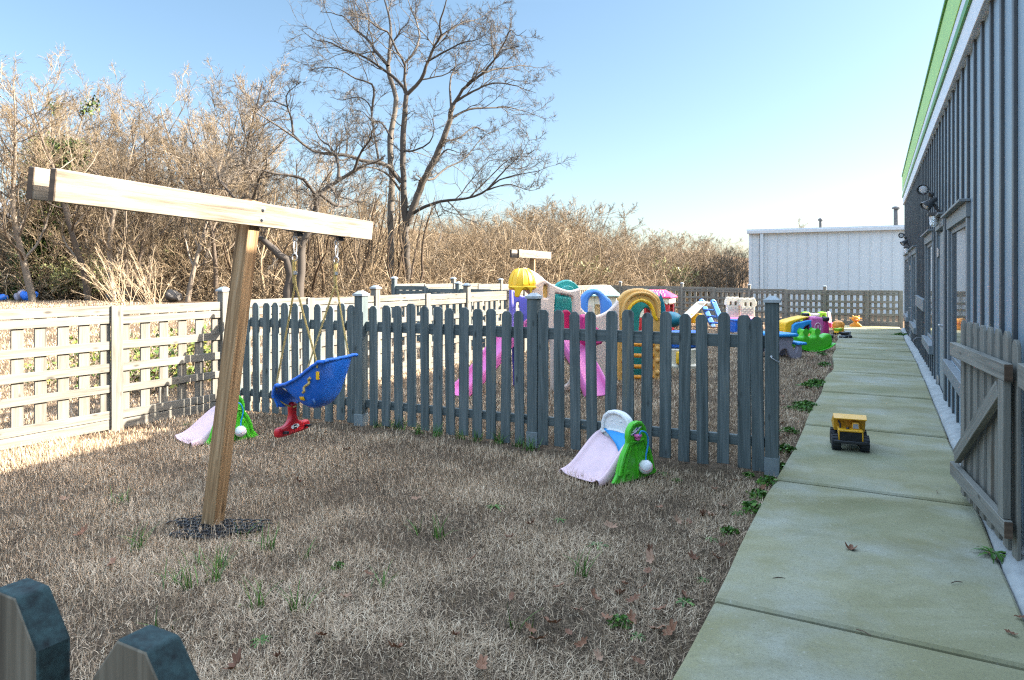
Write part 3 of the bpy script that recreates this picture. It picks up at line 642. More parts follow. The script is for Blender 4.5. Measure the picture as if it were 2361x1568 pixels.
for q, h in enumerate(hp):
    h = swi @ h; mid_y = h.y * 0.97
    mb = MB(); k = Vector((h.x, h.y, h.z - 0.05))
    mb.tube([k + Vector((0.014 * math.cos(a), 0, 0.02 * math.sin(a) + 0.03)) for a in np.linspace(0, 6.28, 12)], 0.005)
    mb.tube([k + Vector((0, 0.016 * math.cos(a), 0.045 * math.sin(a) - 0.03)) for a in np.linspace(0, 6.28, 14)], 0.0045)
    mb.tube([k + Vector((0.02 * math.cos(a), 0.004, 0.025 * math.sin(a) - 0.095)) for a in np.linspace(0, 6.28, 12)], 0.004); mb.build('hook', M['steel'], sw)
    top = k + Vector((0, 0, -0.11)); knot = Vector((h.x * 0.9, h.y * 0.98, 1.47))
    mb = MB(); mb.tube([top, top.lerp(knot, 0.5) + Vector((0.004, 0, 0)), knot], 0.0085); mb.tube([top + Vector((0.01, 0.008, 0)), knot + Vector((0.01, 0.004, 0))], 0.0075); mb.build('rope', M['rope'], sw)
    mb = MB(); c = top.lerp(knot, 0.55); mb.tube([c + Vector((0, 0, 0.012)), c - Vector((0, 0, 0.012))], 0.014); mb.build('rope_clamp', M['steel'], sw)
    for e in ends[q]:
        mb = MB(); mb.tube([knot, knot.lerp(e, 0.5) + Vector((0, 0, -0.006)), e, e + Vector((0, 0, -0.03))], 0.0068); mb.build('rope', M['rope'], sw)
mb = MB(); mb.tube([(0.225, 0.10, 0.63), (0.2, 0.07, 0.60), (0.19, 0.035, 0.585), (0.195, -0.03, 0.575), (0.165, 0.03, 0.58), (0.13, 0.05, 0.592)], 0.006); mb.build('rope', M['rope'], sw)

# ------------------------------------------------------------------ small slides with a ball panel
def small_slide(loc, rz, label):
    r = empty('toddler_slide', loc, rz, label, 'toy slide', 'small pink and green toddler slides')
    st = [(-0.315, 0.022, 0.150, 0.028), (-0.29, 0.020, 0.150, 0.032), (-0.235, 0.028, 0.147, 0.038), (-0.17, 0.065, 0.143, 0.042), (-0.09, 0.132, 0.14, 0.044), (-0.01, 0.195, 0.138, 0.044), (0.05, 0.235, 0.136, 0.042), (0.10, 0.252, 0.135, 0.04)]
    secs = []
    for x, z, w, h in st:
        sk = 0.055 if z > 0.06 else 0.02
        row = [(-w - 0.024, z - sk), (-w - 0.022, z + h * 0.55), (-w - 0.012, z + h), (-w + 0.004, z + h * 0.9), (-w + 0.016, z + h * 0.3), (-w + 0.04, z), (0, z - 0.003)]
        row = row + [(-a, b) for a, b in row[-2::-1]]; secs.append([(x, a * 1.18 + 0.02, max(b, 0.002)) for a, b in row])
    mb = MB(); mb.loft(secs); mb.build('slide', M['pale_pink'], r, solid=0.008, ang=60, subs=1)
    hw = [(0.0, 0.465), (0.06, 0.452), (0.102, 0.415), (0.118, 0.365), (0.118, 0.325), (0.135, 0.295), (0.158, 0.262), (0.172, 0.21), (0.180, 0.05), (0.175, 0.003)]
    hw = [(a * 1.3, b) for a, b in hw]; ol = [(-a, b) for a, b in hw[::-1]] + hw[1:]
    bb = link('backboard', panel_mesh([ol], 0.045, 0.018, YZ, 3), M['white'], r, (0.135, 0.03, 0), ang=50)
    mb = MB(); mb.tube([(-0.026, a * 0.86, b * 0.99 - 0.008) for a, b in ol[5:-5]], 0.016); mb.tube([(-0.024, 0.17 * math.cos(a), 0.225 + 0.085 * math.sin(a)) for a in np.linspace(0.05, math.pi - 0.05, 14)], 0.012)
    for y in (-0.03, 0.03): mb.ball((-0.026, y, 0.262), (0.004, 0.010, 0.012), 8, 6)
    for y in (-0.045, 0.045): mb.ball((-0.024, y, 0.385), (0.004, 0.016, 0.010), 8, 6)
    mb.build('rim', M['white'], bb)
    zs_ = lambda x: float(np.interp(x, [q[0] for q in st], [q[1] for q in st])) + 0.02 + 0.03 * max(0, x) / 0.11
    mb = MB(); mb.loft([[(x, y, zs_(x)) for x in np.linspace(0.115, xe, 5)] for y, xe in ((0.15, 0.105), (0.05, 0.06), (-0.06, 0.01), (-0.15, -0.05), (-0.205, -0.075))])
    mb.build('deck', M['sky_blue'], r, solid=0.012)
    hp_ = [(0.03, 0.437), (0.085, 0.425), (0.125, 0.385), (0.138, 0.335), (0.132, 0.295), (0.15, 0.262), (0.185, 0.215), (0.215, 0.15), (0.237, 0.075), (0.25, 0.004)]
    hm_ = [(-0.025, 0.425), (-0.063, 0.385), (-0.076, 0.335), (-0.070, 0.295), (-0.09, 0.262), (-0.125, 0.215), (-0.155, 0.15), (-0.177, 0.075), (-0.19, 0.004)]
    ol = hm_[::-1] + hp_
    sp = link('side_panel', panel_mesh([ol], 0.032, 0.014, XZ, 3), M['green'], r, (0, -0.225, 0), ang=50)
    mb = MB(); mb.tube([(0.03 + (a - 0.03) * 0.9, -0.016, b * 0.985 - 0.004) for a, b in ol[1:-1]], 0.016)
    mb.tube([(-0.045, -0.018, 0.292), (0.02, -0.024, 0.286), (0.105, -0.018, 0.292)], 0.011)
    for x0, x1 in ((-0.085, -0.035), (0.035, 0.02), (0.13, 0.10)): mb.tube([(x0 * 1.4 + 0.0, -0.014, 0.02), (x0, -0.016, 0.15), (x1, -0.014, 0.27)], 0.013)
    mb.ball((-0.085, -0.016, 0.075), (0.03, 0.012, 0.028), 12, 8); mb.ball((0.125, -0.016, 0.185), (0.03, 0.012, 0.028), 12, 8)
    mb.box(-0.058, -0.02, -0.028, -0.012, 0.272, 0.30); mb.build('rib', M['green'], sp)
    mb = MB(); mb.box(-0.004, 0.052, -0.055, -0.014, 0.322, 0.344); mb.box(0.008, 0.042, -0.05, -0.014, 0.30, 0.322); hk = mb.build('hook', M['pink'], sp, bevel=0.007)
    sm = MB(); sm.prism([(-0.035, 0.346), (0.0, 0.362), (0.09, 0.402), (0.088, 0.392), (0.02, 0.352), (-0.03, 0.338)], 0.017, 0.021, M=XZ); sm.prism([(-0.02, 0.362), (0.025, 0.392), (0.035, 0.390), (0.005, 0.364)], 0.017, 0.021, M=XZ)
    em = sm.build('emblem', M['white'], sp)
    sm = MB(); sm.prism([(-0.032, 0.341), (0.0, 0.3525), (0.02, 0.356), (0.045, 0.372), (0.04, 0.367), (0.01, 0.348)], 0.0212, 0.0225, M=XZ); sm.prism([(0.022, 0.385), (0.045, 0.392), (0.045, 0.383), (0.025, 0.375)], 0.017, 0.022, M=XZ); sm.build('emblem_stripe', M['indigo'], em)
    bc = Vector((0.085, -0.058, 0.098)); mb = MB()
    mb.tube(curve_pts([(0.026, -0.048, 0.342), (0.036, -0.055, 0.368), (0.078, -0.065, 0.352), (0.104, -0.066, 0.30), (0.10, -0.062, 0.235), (0.088, -0.06, 0.19), bc + Vector((0, 0, 0.04))], 4, False), 0.0062); mb.build('cord', M['sky_blue'], sp)
    mb = MB(); mb.ball(bc, 0.052, 24, 16); bl_ = mb.build('ball', M['white'], sp)
    mb = MB(); mb.tube([bc + Vector((0.0525 * math.cos(a) * math.cos(0.35 * math.sin(2 * a)), -0.0525 * math.sin(a) * math.cos(0.35 * math.sin(2 * a)), 0.0525 * math.sin(0.35 * math.sin(2 * a)))) for a in np.linspace(0, 6.283, 50)], 0.0012, 5); mb.build('stitching', M['hot_pink'], bl_)
    return r
p = ground(1404, 1096); small_slide((p.x, p.y, p.z + 0.012), R(40), 'nearer pink toddler slide with green ball panel in front of the dark picket fence')
p = ground(503, 1014); small_slide((p.x, p.y, p.z + 0.012), R(46), 'farther pink toddler slide with green ball panel partly behind the swing post')

# ------------------------------------------------------------------ toy dump truck on the path
p = ground(1958, 1047); tr = empty('toy_dump_truck', (p.x, p.y, G(p.x, p.y) + 0.046), R(-22), 'yellow toy dump truck with black wheels standing on the concrete path', 'toy truck')
for x in (-0.108, 0.108):                                # front of the truck towards -y
    for y in (-0.075, 0.16):
        mb = MB(); pr = [(0.03, -0.036), (0.055, -0.036), (0.066, -0.028), (0.069, 0), (0.066, 0.028), (0.055, 0.036), (0.03, 0.036)]; T = Matrix.Translation((x, y, 0.069)) @ Matrix.Rotation(R(90), 4, 'Y'); mb.lathe(pr, 28, M=T)
        for k in range(14):
            a = 2 * math.pi * k / 14; mb.box(-0.033, 0.033, -0.006, 0.006, 0.064, 0.0725, M=Matrix.Translation((x, y, 0.069)) @ Matrix.Rotation(a, 4, 'X'))
        w_ = mb.build('wheel', M['rubber'], tr)
        mb = MB(); mb.lathe([(0.001, -0.037), (0.032, -0.0375), (0.032, 0.0375), (0.001, 0.037)], 14, M=T); mb.build('rim', M['black'], w_)
mb = MB(); mb.box(-0.07, 0.07, -0.10, 0.20, 0.06, 0.10); mb.box(-0.128, 0.128, -0.155, -0.118, 0.072, 0.098); mb.box(-0.10, 0.10, -0.118, 0.0, 0.085, 0.125); mb.build('chassis', M['black'], tr, bevel=0.006)
mb = MB()
for k in range(7): mb.box(-0.082, 0.082, -0.138 - 0.001 * (k % 2), -0.12, 0.100 + k * 0.0095, 0.1065 + k * 0.0095)
mb.box(-0.083, 0.083, -0.128, -0.118, 0.098, 0.168); mb.build('grille', M['black'], tr)
mb = MB(); mb.box(-0.095, -0.084, -0.14, -0.02, 0.098, 0.170); mb.box(0.084, 0.095, -0.14, -0.02, 0.098, 0.170); mb.box(-0.095, 0.095, -0.142, 0.03, 0.1705, 0.184); mb.build('hood', M['truck_yellow'], tr, bevel=0.004)
mb = MB(); mb.loft([[(0.012, -0.07, 0.184), (0.072, -0.07, 0.184), (0.072, 0.01, 0.184), (0.012, 0.01, 0.184)], [(0.016, -0.062, 0.232), (0.068, -0.062, 0.232), (0.068, 0.01, 0.232), (0.016, 0.01, 0.232)], [(0.018, -0.058, 0.238), (0.066, -0.058, 0.238), (0.066, 0.01, 0.238), (0.018, 0.01, 0.238)]], closed=True, cap=True)
cb = mb.build('cab', M['truck_yellow'], tr, bevel=0.003)
mb = MB(); mb.add([(0.02, -0.0705, 0.19), (0.064, -0.0705, 0.19), (0.061, -0.0655, 0.226), (0.023, -0.0655, 0.226)], [(0, 1, 2, 3)]); mb.build('windscreen', M['grey_plastic'], cb)
mb = MB(); mb.tube([(-0.074, -0.05, 0.182), (-0.075, -0.045, 0.215), (-0.088, -0.03, 0.242)], 0.008); mb.ball((-0.02, -0.08, 0.19), (0.014, 0.014, 0.01), 10, 6); mb.build('exhaust', M['black'], tr)
bs = [(-0.125, 0.02, 0.185), (0.125, 0.02, 0.185), (0.125, 0.24, 0.125), (-0.125, 0.24, 0.125)]
mb = MB(); o_ = [(-0.118, 0.022, 0.15), (0.118, 0.022, 0.15), (0.118, 0.25, 0.125), (-0.118, 0.25, 0.125)]; u_ = [(-0.128, 0.016, 0.282), (0.128, 0.016, 0.282), (0.13, 0.26, 0.185), (-0.13, 0.26, 0.185)]
ui = [(-0.122, 0.024, 0.28), (0.122, 0.024, 0.28), (0.123, 0.26, 0.183), (-0.123, 0.26, 0.183)]; oi = [(-0.11, 0.03, 0.16), (0.11, 0.03, 0.16), (0.11, 0.25, 0.135), (-0.11, 0.25, 0.135)]
mb.loft([o_, u_, ui, oi], closed=True); mb.add(o_, [(3, 2, 1, 0)]); mb.add(oi, [(0, 1, 2, 3)])
lip = [(-0.13, 0.028, 0.284), (0.13, 0.028, 0.284), (0.126, -0.075, 0.262), (-0.126, -0.075, 0.262)]; mb.loft([[q for q in lip], [(a, b, c + 0.008) for a, b, c in lip]], closed=True, cap=True)
mb.build('tipper', M['truck_yellow'], tr, bevel=0.003)

# ------------------------------------------------------------------ big climber behind the picket fence
def L3(x, y): return ((1700 + x / 2.851) * 0.652, (900 + y / 2.851) * 0.652)
co = Vector((1.05, 9.3, 0)); co.z = G(co.x, co.y)
cl = empty('play_climber', co, 0, 'large climber with yellow dome, beige window wall, orange arch and two pink slides', 'climber')
def upright(name, mat, outs, A, B, th, bev=0.02, parent=cl, root=co, sm=4, ground_clip=True):
    """a moulded upright sheet standing on the ground line A-B (metres, plan)"""
    A, B = Vector(A), Vector(B); d = (B - A).normalized(); res = []
    for ol in outs:
        q = []
        for x, y in ol:
            px, py = L3(x, y); r = (px - CX) / F; t = (r * A.y - A.x) / (d.x - r * d.y); Y = A.y + t * d.y
            z = EYE - (py - HY) * Y / F - root[2]; q.append((t, max(z, 0.004) if ground_clip else z))
        res.append(q)
    T = Matrix(((d.x, 0, d.y, A.x - root[0]), (d.y, 0, -d.x, A.y - root[1]), (0, 1, 0, 0), (0, 0, 0, 1)))
    return link(name, panel_mesh(res, th, bev, T, sm), mat, parent, ang=50)
wall_o = [(415, 330), (400, 200), (425, 140), (480, 150), (560, 190), (640, 255), (730, 310), (830, 350), (900, 362), (960, 348), (988, 345), (996, 400), (998, 500), (1012, 552), (1080, 600), (1170, 612), (1270, 570), (1340, 505), (1380, 470), (1385, 640), (1380, 800), (1275, 830), (1256, 1000), (1252, 1385), (1200, 1398), (900, 1400), (720, 1405), (705, 1380), (700, 1100), (690, 880), (610, 760), (560, 560), (505, 430)]
upright('window_wall', M['beige'], [wall_o, [(738, 425), (765, 398), (885, 420), (918, 452), (922, 600), (920, 775), (742, 775)], [(622, 320), (645, 306), (665, 325), (667, 425), (645, 436), (622, 425)], [(740, 1180), (760, 1100), (820, 1060), (880, 1100), (910, 1190), (880, 1290), (820, 1320), (760, 1280)]], (0.5, 9.05), (1.62, 9.62), 0.07, 0.025)
upright('window_slot', M['peach'], [[(618, 315), (645, 300), (670, 320), (672, 428), (645, 442), (618, 430)]], (0.5, 9.07), (1.62, 9.64), 0.03, 0.006)
upright('panel', M['teal'], [[(700, 380), (740, 320), (770, 285), (820, 262), (872, 255), (920, 272), (962, 305), (988, 350), (1000, 420), (990, 500), (980, 900), (700, 900)]], (0.5, 9.25), (1.62, 9.82), 0.05, 0.02)
upright('panel_rim', M['teal'], [[(800, 400), (815, 335), (870, 312), (925, 335), (945, 400)]], (0.5, 9.21), (1.62, 9.78), 0.03, 0.012)
upright('panel_inset', M['teal'], [[(752, 500), (752, 440), (775, 425), (880, 440), (905, 460), (905, 640), (752, 640)]], (0.5, 9.215), (1.62, 9.785), 0.02, 0.008)
upright('doorway', M['hot_pink'], [[(790, 900), (792, 640), (808, 585), (840, 560), (872, 562), (900, 590), (915, 650), (915, 900)]], (0.5, 9.13), (1.62, 9.70), 0.05, 0.02)
# dome
dc = at(634.5 + 0, 633, 9.3); px, py = L3(414, 330); DY = 8.82; dX = (px - CX) * DY / F; dZ = EYE - (py - HY) * DY / F - co.z; dR = (L3(550, 0)[0] - L3(278, 0)[0]) / 2 * DY / F
mb = MB(); pr = []
hD = (L3(0, 330)[1] - L3(0, 138)[1]) * DY / F
for k in range(13):
    a = math.pi / 2 * k / 12; pr.append((max(dR * math.cos(a) ** 0.75, 0.003), hD * math.sin(a)))
pr = [(dR * 0.86, -0.035), (dR * 0.96, -0.03), (dR * 1.01, 0.0)] + pr[1:]
mb.lathe(pr, 32, M=Matrix.Translation((dX - co.x, DY - co.y, dZ)))
for k in range(7):
    a = -math.pi * 0.95 + k * 0.95 * math.pi / 6
    mb.tube([(dX - co.x + dR * 1.0 * math.cos(a) * math.cos(e) ** .75, DY - co.y + dR * 1.0 * math.sin(a) * math.cos(e) ** .75, dZ + hD * math.sin(e) + .004) for e in np.linspace(0.15, 1.2, 8)], 0.008, 6)
mb.build('dome', M['yellow'], cl, ang=60)
upright('dome_skirt', M['yellow'], [[(290, 320), (540, 320), (548, 345), (520, 352), (512, 385), (496, 392), (490, 360), (462, 340), (432, 345), (405, 380), (388, 425), (360, 432), (340, 418), (335, 355), (296, 340)]], (dX - 0.3, DY - dR * 0.9), (dX + 0.3, DY - dR * 0.9), 0.04, 0.015)
upright('corner_post', M['purple'], [[(286, 330), (318, 330), (330, 500), (330, 760), (340, 900), (300, 900), (284, 700)]], (0.0, 9.36), (0.4, 9.36), 0.10, 0.03)
upright('corner_post', M['indigo'], [[(312, 880), (372, 880), (372, 1325), (330, 1335), (322, 1200)]], (0.0, 9.42), (0.4, 9.42), 0.09, 0.03)
upright('back_wall', M['purple'], [[(300, 380), (420, 420), (560, 430), (600, 760), (320, 760)], [(355, 500), (372, 480), (384, 500), (384, 640), (355, 640)]], (-0.05, 9.62), (0.5, 9.62), 0.05, 0.02)
def chute(name, mat, path, w, h):
    P = curve_pts([Vector(q) - co for q in path], 4, False); secs = []
    for i, p in enumerate(P):
        t = (P[min(i + 1, len(P) - 1)] - P[max(i - 1, 0)]).normalized(); s = t.cross(Vector((0, 0, 1))).normalized(); u = s.cross(t)
        row = [(-w - .02, -.03), (-w - .022, h * .7), (-w - .01, h), (-w + .006, h * .9), (-w + .015, h * .25), (-w * .6, 0), (0, -.006)]; row += [(-a, b) for a, b in row[-2::-1]]
        secs.append([p + s * a + u * b for a, b in row])
    b = MB(); b.loft(secs); return b.build(name, mat, cl, solid=0.012, ang=60, subs=1)
def l3p(x, y, Y): px, py = L3(x, y); return at(px, py, Y)
chute('slide', M['pink'], [l3p(420, 700, 9.32), l3p(330, 790, 9.22), l3p(190, 960, 9.06), l3p(60, 1130, 8.9), l3p(-80, 1290, 8.75), l3p(-180, 1385, 8.66), l3p(-245, 1420, 8.6)], 0.15, 0.10)
chute('slide', M['pink'], [l3p(900, 800, 9.22), l3p(930, 900, 9.08), l3p(985, 1040, 8.92), l3p(1070, 1200, 8.78), l3p(1130, 1330, 8.66), l3p(1175, 1430, 8.56)], 0.15, 0.10)
upright('slide_hood', M['magenta'], [[(985, 650), (1015, 605), (1050, 610), (1080, 670), (1140, 715), (1190, 775), (1205, 900), (1010, 900)]], (0.9, 8.98), (1.62, 9.42), 0.10, 0.04)
arch_o = [(1372, 480), (1400, 418), (1450, 372), (1520, 347), (1600, 341), (1680, 356), (1750, 397), (1798, 455), (1806, 600), (1803, 800), (1798, 1262), (1740, 1272), (1600, 1280), (1410, 1285), (1378, 1200), (1372, 800)]
hole = [(1472, 700), (1480, 590), (1520, 515), (1600, 478), (1675, 505), (1718, 580), (1726, 700), (1726, 1262), (1600, 1268), (1476, 1266)]
upright('arch_wall', M['peach'], [arch_o, hole], (1.5, 9.80), (2.25, 9.95), 0.09, 0.03)
Aa, Ba = Vector((1.5, 9.80)), Vector((2.25, 9.95)); dd = (Ba - Aa).normalized()
def on_arch(x, y, off):
    px, py = L3(x, y); r = (px - CX) / F; t = (r * Aa.y - Aa.x) / (dd.x - r * dd.y); Y = Aa.y + t * dd.y
    return Vector((Aa.x + dd.x * t + dd.y * off - co.x, Y - dd.x * off - co.y, EYE - (py - HY) * Y / F - co.z))
mb = MB()
mb.tube([on_arch(x, y, 0.05) for x, y in [tuple(q)[:2] for q in curve_pts([(1415, 640, 0), (1420, 560, 0), (1450, 470, 0), (1520, 405, 0), (1600, 388, 0), (1680, 405, 0), (1745, 465, 0), (1770, 560, 0), (1775, 640, 0)], 4, False)]], 0.028); mb.build('arch_rib', M['peach'], cl)
mb = MB(); mb.tube([on_arch(x, y, 0.045) for x, y in [tuple(q)[:2] for q in curve_pts([(1462, 640, 0), (1475, 560, 0), (1520, 495, 0), (1600, 460, 0), (1680, 490, 0), (1722, 560, 0), (1735, 620, 0), (1765, 655, 0)], 4, False)]], 0.026); mb.build('arch_rib', M['yellow'], cl)
for y in (905, 1015, 1125, 1232):
    mb = MB(); mb.tube([on_arch(1465, y, 0.02), on_arch(1600, y + 2, 0.035), on_arch(1735, y, 0.02)], 0.03, 10); mb.build('step', M['orange'], cl)
mb = MB()
for y in (945, 1065, 1185):
    for x in (1425, 1765): mb.ball(on_arch(x, y, 0.045), (0.038, 0.03, 0.038), 12, 8)
mb.build('grip_knobs', M['peach'], cl)
upright('arch_back', M['teal'], [[(1400, 480), (1440, 410), (1520, 360), (1620, 345), (1720, 365), (1800, 430), (1850, 520), (1855, 800), (1850, 1240), (1420, 1250)], [(1590, 700), (1600, 600), (1650, 540), (1700, 560), (1725, 640), (1725, 860), (1590, 860)]], (1.5, 10.12), (2.3, 10.28), 0.09, 0.03)
upright('side_wall', M['dark_teal'], [[(1800, 440), (1845, 510), (1858, 620), (1855, 1230), (1800, 1240)]], (1.95, 9.95), (2.35, 10.03), 0.08, 0.03)
mb = MB(); q = l3p(1915, 655, 10.0) - co; mb.ball(q, (0.16, 0.2, 0.115), 18, 12); mb.build('tube_end', M['dark_teal'], cl)
upright('tall_arch', M['pale_blue'], [[(1002, 700), (1004, 450), (1030, 392), (1080, 357), (1140, 346), (1205, 366), (1262, 420), (1318, 495), (1300, 700), (1250, 900), (1010, 900)], [(1075, 620), (1080, 470), (1110, 420), (1140, 402), (1175, 420), (1196, 470), (1205, 600), (1205, 860), (1075, 860)]], (1.1, 10.7), (2.0, 10.7), 0.14, 0.04)
for y_ in (540,): upright('low_wall', M['beige'], [[(1000, 540), (1040, 580), (1080, 620), (1010, 640)]], (0.9, 9.6), (1.62, 9.9), 0.06, 0.02)

# ------------------------------------------------------------------ playhouses and other toys in the far yard
def house(name, px, Y, rz, w, dpt, he, hr, wm, rm, label, slits):
    p = at(px, HY, Y); r = empty(name, (p.x, p.y, G(p.x, p.y)), rz, label, 'playhouse')
    mb = MB(); t = 0.03; dw = w * 0.22
    mb.box(-w / 2, -dw, -dpt / 2, -dpt / 2 + t, 0, he); mb.box(dw, w / 2, -dpt / 2, -dpt / 2 + t, 0, he); mb.box(-dw, dw, -dpt / 2, -dpt / 2 + t, he * 0.8, he)
    mb.box(-w / 2, w / 2, dpt / 2 - t, dpt / 2, 0, he)
    for s in (-1, 1):
        a, b = sorted((s * w / 2, s * (w / 2 - t))); y0, y1 = -dpt / 2 + t, dpt / 2 - t
        mb.box(a, b, y0, y1, 0, he * 0.45); mb.box(a, b, y0, y1, he * 0.8, he); mb.box(a, b, y0, y0 + 0.1, he * 0.45, he * 0.8); mb.box(a, b, y1 - 0.1, y1, he * 0.45, he * 0.8)
    mb.build('wall', M[wm], r, bevel=0.008)
    mb = MB(); e = 0.07
    lo = [(-w / 2 - e, -dpt / 2 - e, he + 0.002), (w / 2 + e, -dpt / 2 - e, he + 0.002), (w / 2 + e, dpt / 2 + e, he + 0.002), (-w / 2 - e, dpt / 2 + e, he + 0.002)]; hi = [(-w * 0.3, -0.04, hr), (w * 0.3, -0.04, hr), (w * 0.3, 0.04, hr), (-w * 0.3, 0.04, hr)]
    mb.loft([lo, [(a, b, c + 0.04) for a, b, c in lo], hi], closed=True, cap=True); rf = mb.build('roof', M[rm], r, bevel=0.01)
    mb = MB(); s0 = Vector((0, -dpt / 2 - e, he + 0.042)); s1 = Vector((0, -0.04, hr)); nrm = Vector((0, -(hr - he), dpt / 2 + e - 0.04)).normalized()
    for row in range(4):
        for k in range(7):
            u = (row + 0.5) / 4; c = s0.lerp(s1, u) + nrm * 0.004; hw_ = (w / 2 + e) * (1 - u) + w * 0.3 * u; c.x = (-1 + 2 * (k + 0.5 + 0.25 * (row % 2)) / 7.5) * hw_ * 0.92
            d = (s1 - s0).normalized() * 0.022; mb.add([c - d + Vector((-0.012, 0, 0)), c - d + Vector((0.004, 0, 0)), c + d + Vector((0.012, 0, 0)), c + d + Vector((-0.004, 0, 0))], [(0, 1, 2, 3)])
    mb.build('roof_slits', M[slits], rf, solid=0.004)
    mb = MB(); mb.box(-w * 0.42, -dw - 0.05, -dpt / 2 - 0.012, -dpt / 2, he * 0.42, he * 0.78); mb.build('shutter', M['beige'] if wm != 'red' else M['cream'], r, bevel=0.01)
    return r
hc = house('playhouse', 1386, 18.0, R(-8), 0.62, 0.6, 1.0, 1.27, 'cream', 'mint', 'small cream playhouse with pale mint roof behind the blue arch', 'teal')
hc.scale = (1.25, 1.25, 1.03)
ho = house('playhouse', 1512, 20.2, R(-24), 0.75, 0.7, 0.98, 1.22, 'red', 'hot_pink', 'red playhouse with scalloped cream eaves and pink red roof by the back fence', 'white')
mb = MB(); w = 0.79
for k in range(7):
    x = -w / 2 + (k + 0.5) * w / 7; mb.prism([(x - w / 14, 0.99), (x - w / 14, 0.86 + 0.05 * (k % 2)), (x, 0.80), (x + w / 14, 0.86 + 0.05 * (k % 2)), (x + w / 14, 0.99)], 0, 0.02, M=Matrix.Translation((0, -0.36, 0)) @ XZ)
    y = -0.37 + (k + 0.5) * 0.74 / 7; mb.prism([(y - 0.053, 0.99), (y - 0.053, 0.86), (y, 0.80), (y + 0.053, 0.86), (y + 0.053, 0.99)], 0, 0.02, M=Matrix.Translation((0.382, 0, 0)) @ YZ)
mb.build('eaves_trim', M['cream'], ho); ho.scale = (1.2, 1.2, 0.99)
# blue slide
p = at(1628, HY, 22.0); bs_ = empty('toy_slide', (p.x, p.y, G(p.x, p.y)), R(200), 'small blue ladder slide with cream yellow chute near the back fence', 'toy slide')
for y in (-0.24, 0.2):
    link('ladder_side', panel_mesh([[(0.42, 0.005), (0.28, 0.005), (0.02, 0.70), (-0.03, 0.86), (0.03, 0.92), (0.10, 0.88), (0.16, 0.72)], [(0.03, 0.84), (0.055, 0.84), (0.055, 0.865), (0.03, 0.865)]], 0.05, 0.02, XZ @ Matrix.Diagonal((-1, 1, 1, 1)), 3), M['pale_blue'], bs_, (0, y, 0), ang=50)
for i, z in enumerate((0.12, 0.33, 0.54)):
    mb = MB(); x = -(0.30 - 0.38 * (z - 0.0) * 0.85); mb.box(x - 0.09, x + 0.05, -0.22, 0.18, z, z + 0.05); mb.build('step', M['blue'], bs_, bevel=0.012)
mb = MB(); mb.box(-0.10, 0.10, -0.23, 0.19, 0.70, 0.83); mb.build('platform', M['cream'], bs_, bevel=0.03)
mb = MB(); secs = []
for x, z in ((0.06, 0.74), (0.16, 0.68), (0.34, 0.48), (0.55, 0.24), (0.72, 0.09), (0.9, 0.05)):
    secs.append([(x, -0.22, z + 0.10), (x, -0.19, z + 0.11), (x, -0.17, z), (x, 0.13, z), (x, 0.15, z + 0.11), (x, 0.18, z + 0.10)])
mb.loft(secs); mb.build('chute', M['cream'], bs_, solid=0.012, subs=1)
mb = MB(); mb.box(0.12, 0.40, -0.10, 0.06, 0.16, 0.46); mb.build('support', M['yellow'], bs_, bevel=0.04)
bs_.scale = (1.38, 1.38, 1.0)
# castle
p = at(1705, HY, 22.2); ca = empty('toy_castle', (p.x, p.y, G(p.x, p.y)), R(6), 'cream toy castle with arched windows and notched top beside the blue slide', 'toy castle')
for x, y, w, top, nm in ((-0.20, 0.0, 0.30, 0.98, 1), (0.17, -0.06, 0.36, 0.95, 2)):
    n = 5; ol = [(-w / 2, 0.0), (w / 2, 0.0), (w / 2, top - 0.28), (w / 2 + 0.045, top - 0.24), (w / 2 + 0.045, top - 0.13), (w / 2, top - 0.01)]
    for k in range(n):
        b0 = w / 2 - k * w / n; b1 = b0 - w / n; ol += [(b0, top), (b1, top)] if k % 2 == 0 else [(b0, top - 0.03), (b1, top - 0.03)]
    ol += [(-w / 2, top - 0.01), (-w / 2 - 0.045, top - 0.13), (-w / 2 - 0.045, top - 0.24), (-w / 2, top - 0.28)]
    hs = [[(c + 0.032 * math.cos(a), top - 0.17 + 0.03 * math.sin(a)) for a in np.linspace(0, math.pi, 7)] + [(c - 0.032, top - 0.27), (c + 0.032, top - 0.27)] for c in (-0.07, 0.07)]
    t_ = link('tower', panel_mesh([ol] + hs, 0.12, 0.012, XZ, 0), M['cream'], ca, (x, y, 0), ang=40)
    link('window', panel_mesh([[(-w / 2 + 0.02, top - 0.32), (w / 2 - 0.02, top - 0.32), (w / 2 - 0.02, top - 0.08), (-w / 2 + 0.02, top - 0.08)]], 0.02, 0.002, XZ, 0), M['beige'], t_, (0, 0.05, 0))
    mb = MB()
    for k in range(4):
        mb.box(-w / 2 + 0.03, w / 2 - 0.03, -0.063, -0.0595, 0.42 + k * 0.06, 0.425 + k * 0.06)
        for q in range(3): xx = -w / 2 + 0.06 + q * 0.1 + 0.05 * (k % 2); mb.box(xx, xx + 0.005, -0.063, -0.0595, 0.427 + k * 0.06, 0.478 + k * 0.06)
    mb.build('brick_lines', M['mauve'], t_)
mb = MB(); mb.add([(0.05, -0.14, 0.64), (0.30, -0.14, 0.64), (0.30, -0.12, 0.64), (0.05, -0.12, 0.64), (0.12, -0.13, 0.80), (0.14, -0.13, 0.80)], [(0, 1, 5, 4), (1, 2, 5), (2, 3, 4, 5), (3, 0, 4)]); 
mb = MB(); mb.box(-0.36, 0.36, -0.2, 0.12, 0.0, 0.34); mb.build('base', M['pink'], ca, bevel=0.04)
ca.scale = (1.25, 1.25, 1.02)
p = at(1706, HY, 20.0); bb_ = empty('toy_box', (p.x, p.y, G(p.x, p.y)), R(12), 'blue plastic toy box in front of the cream castle', 'toy box')
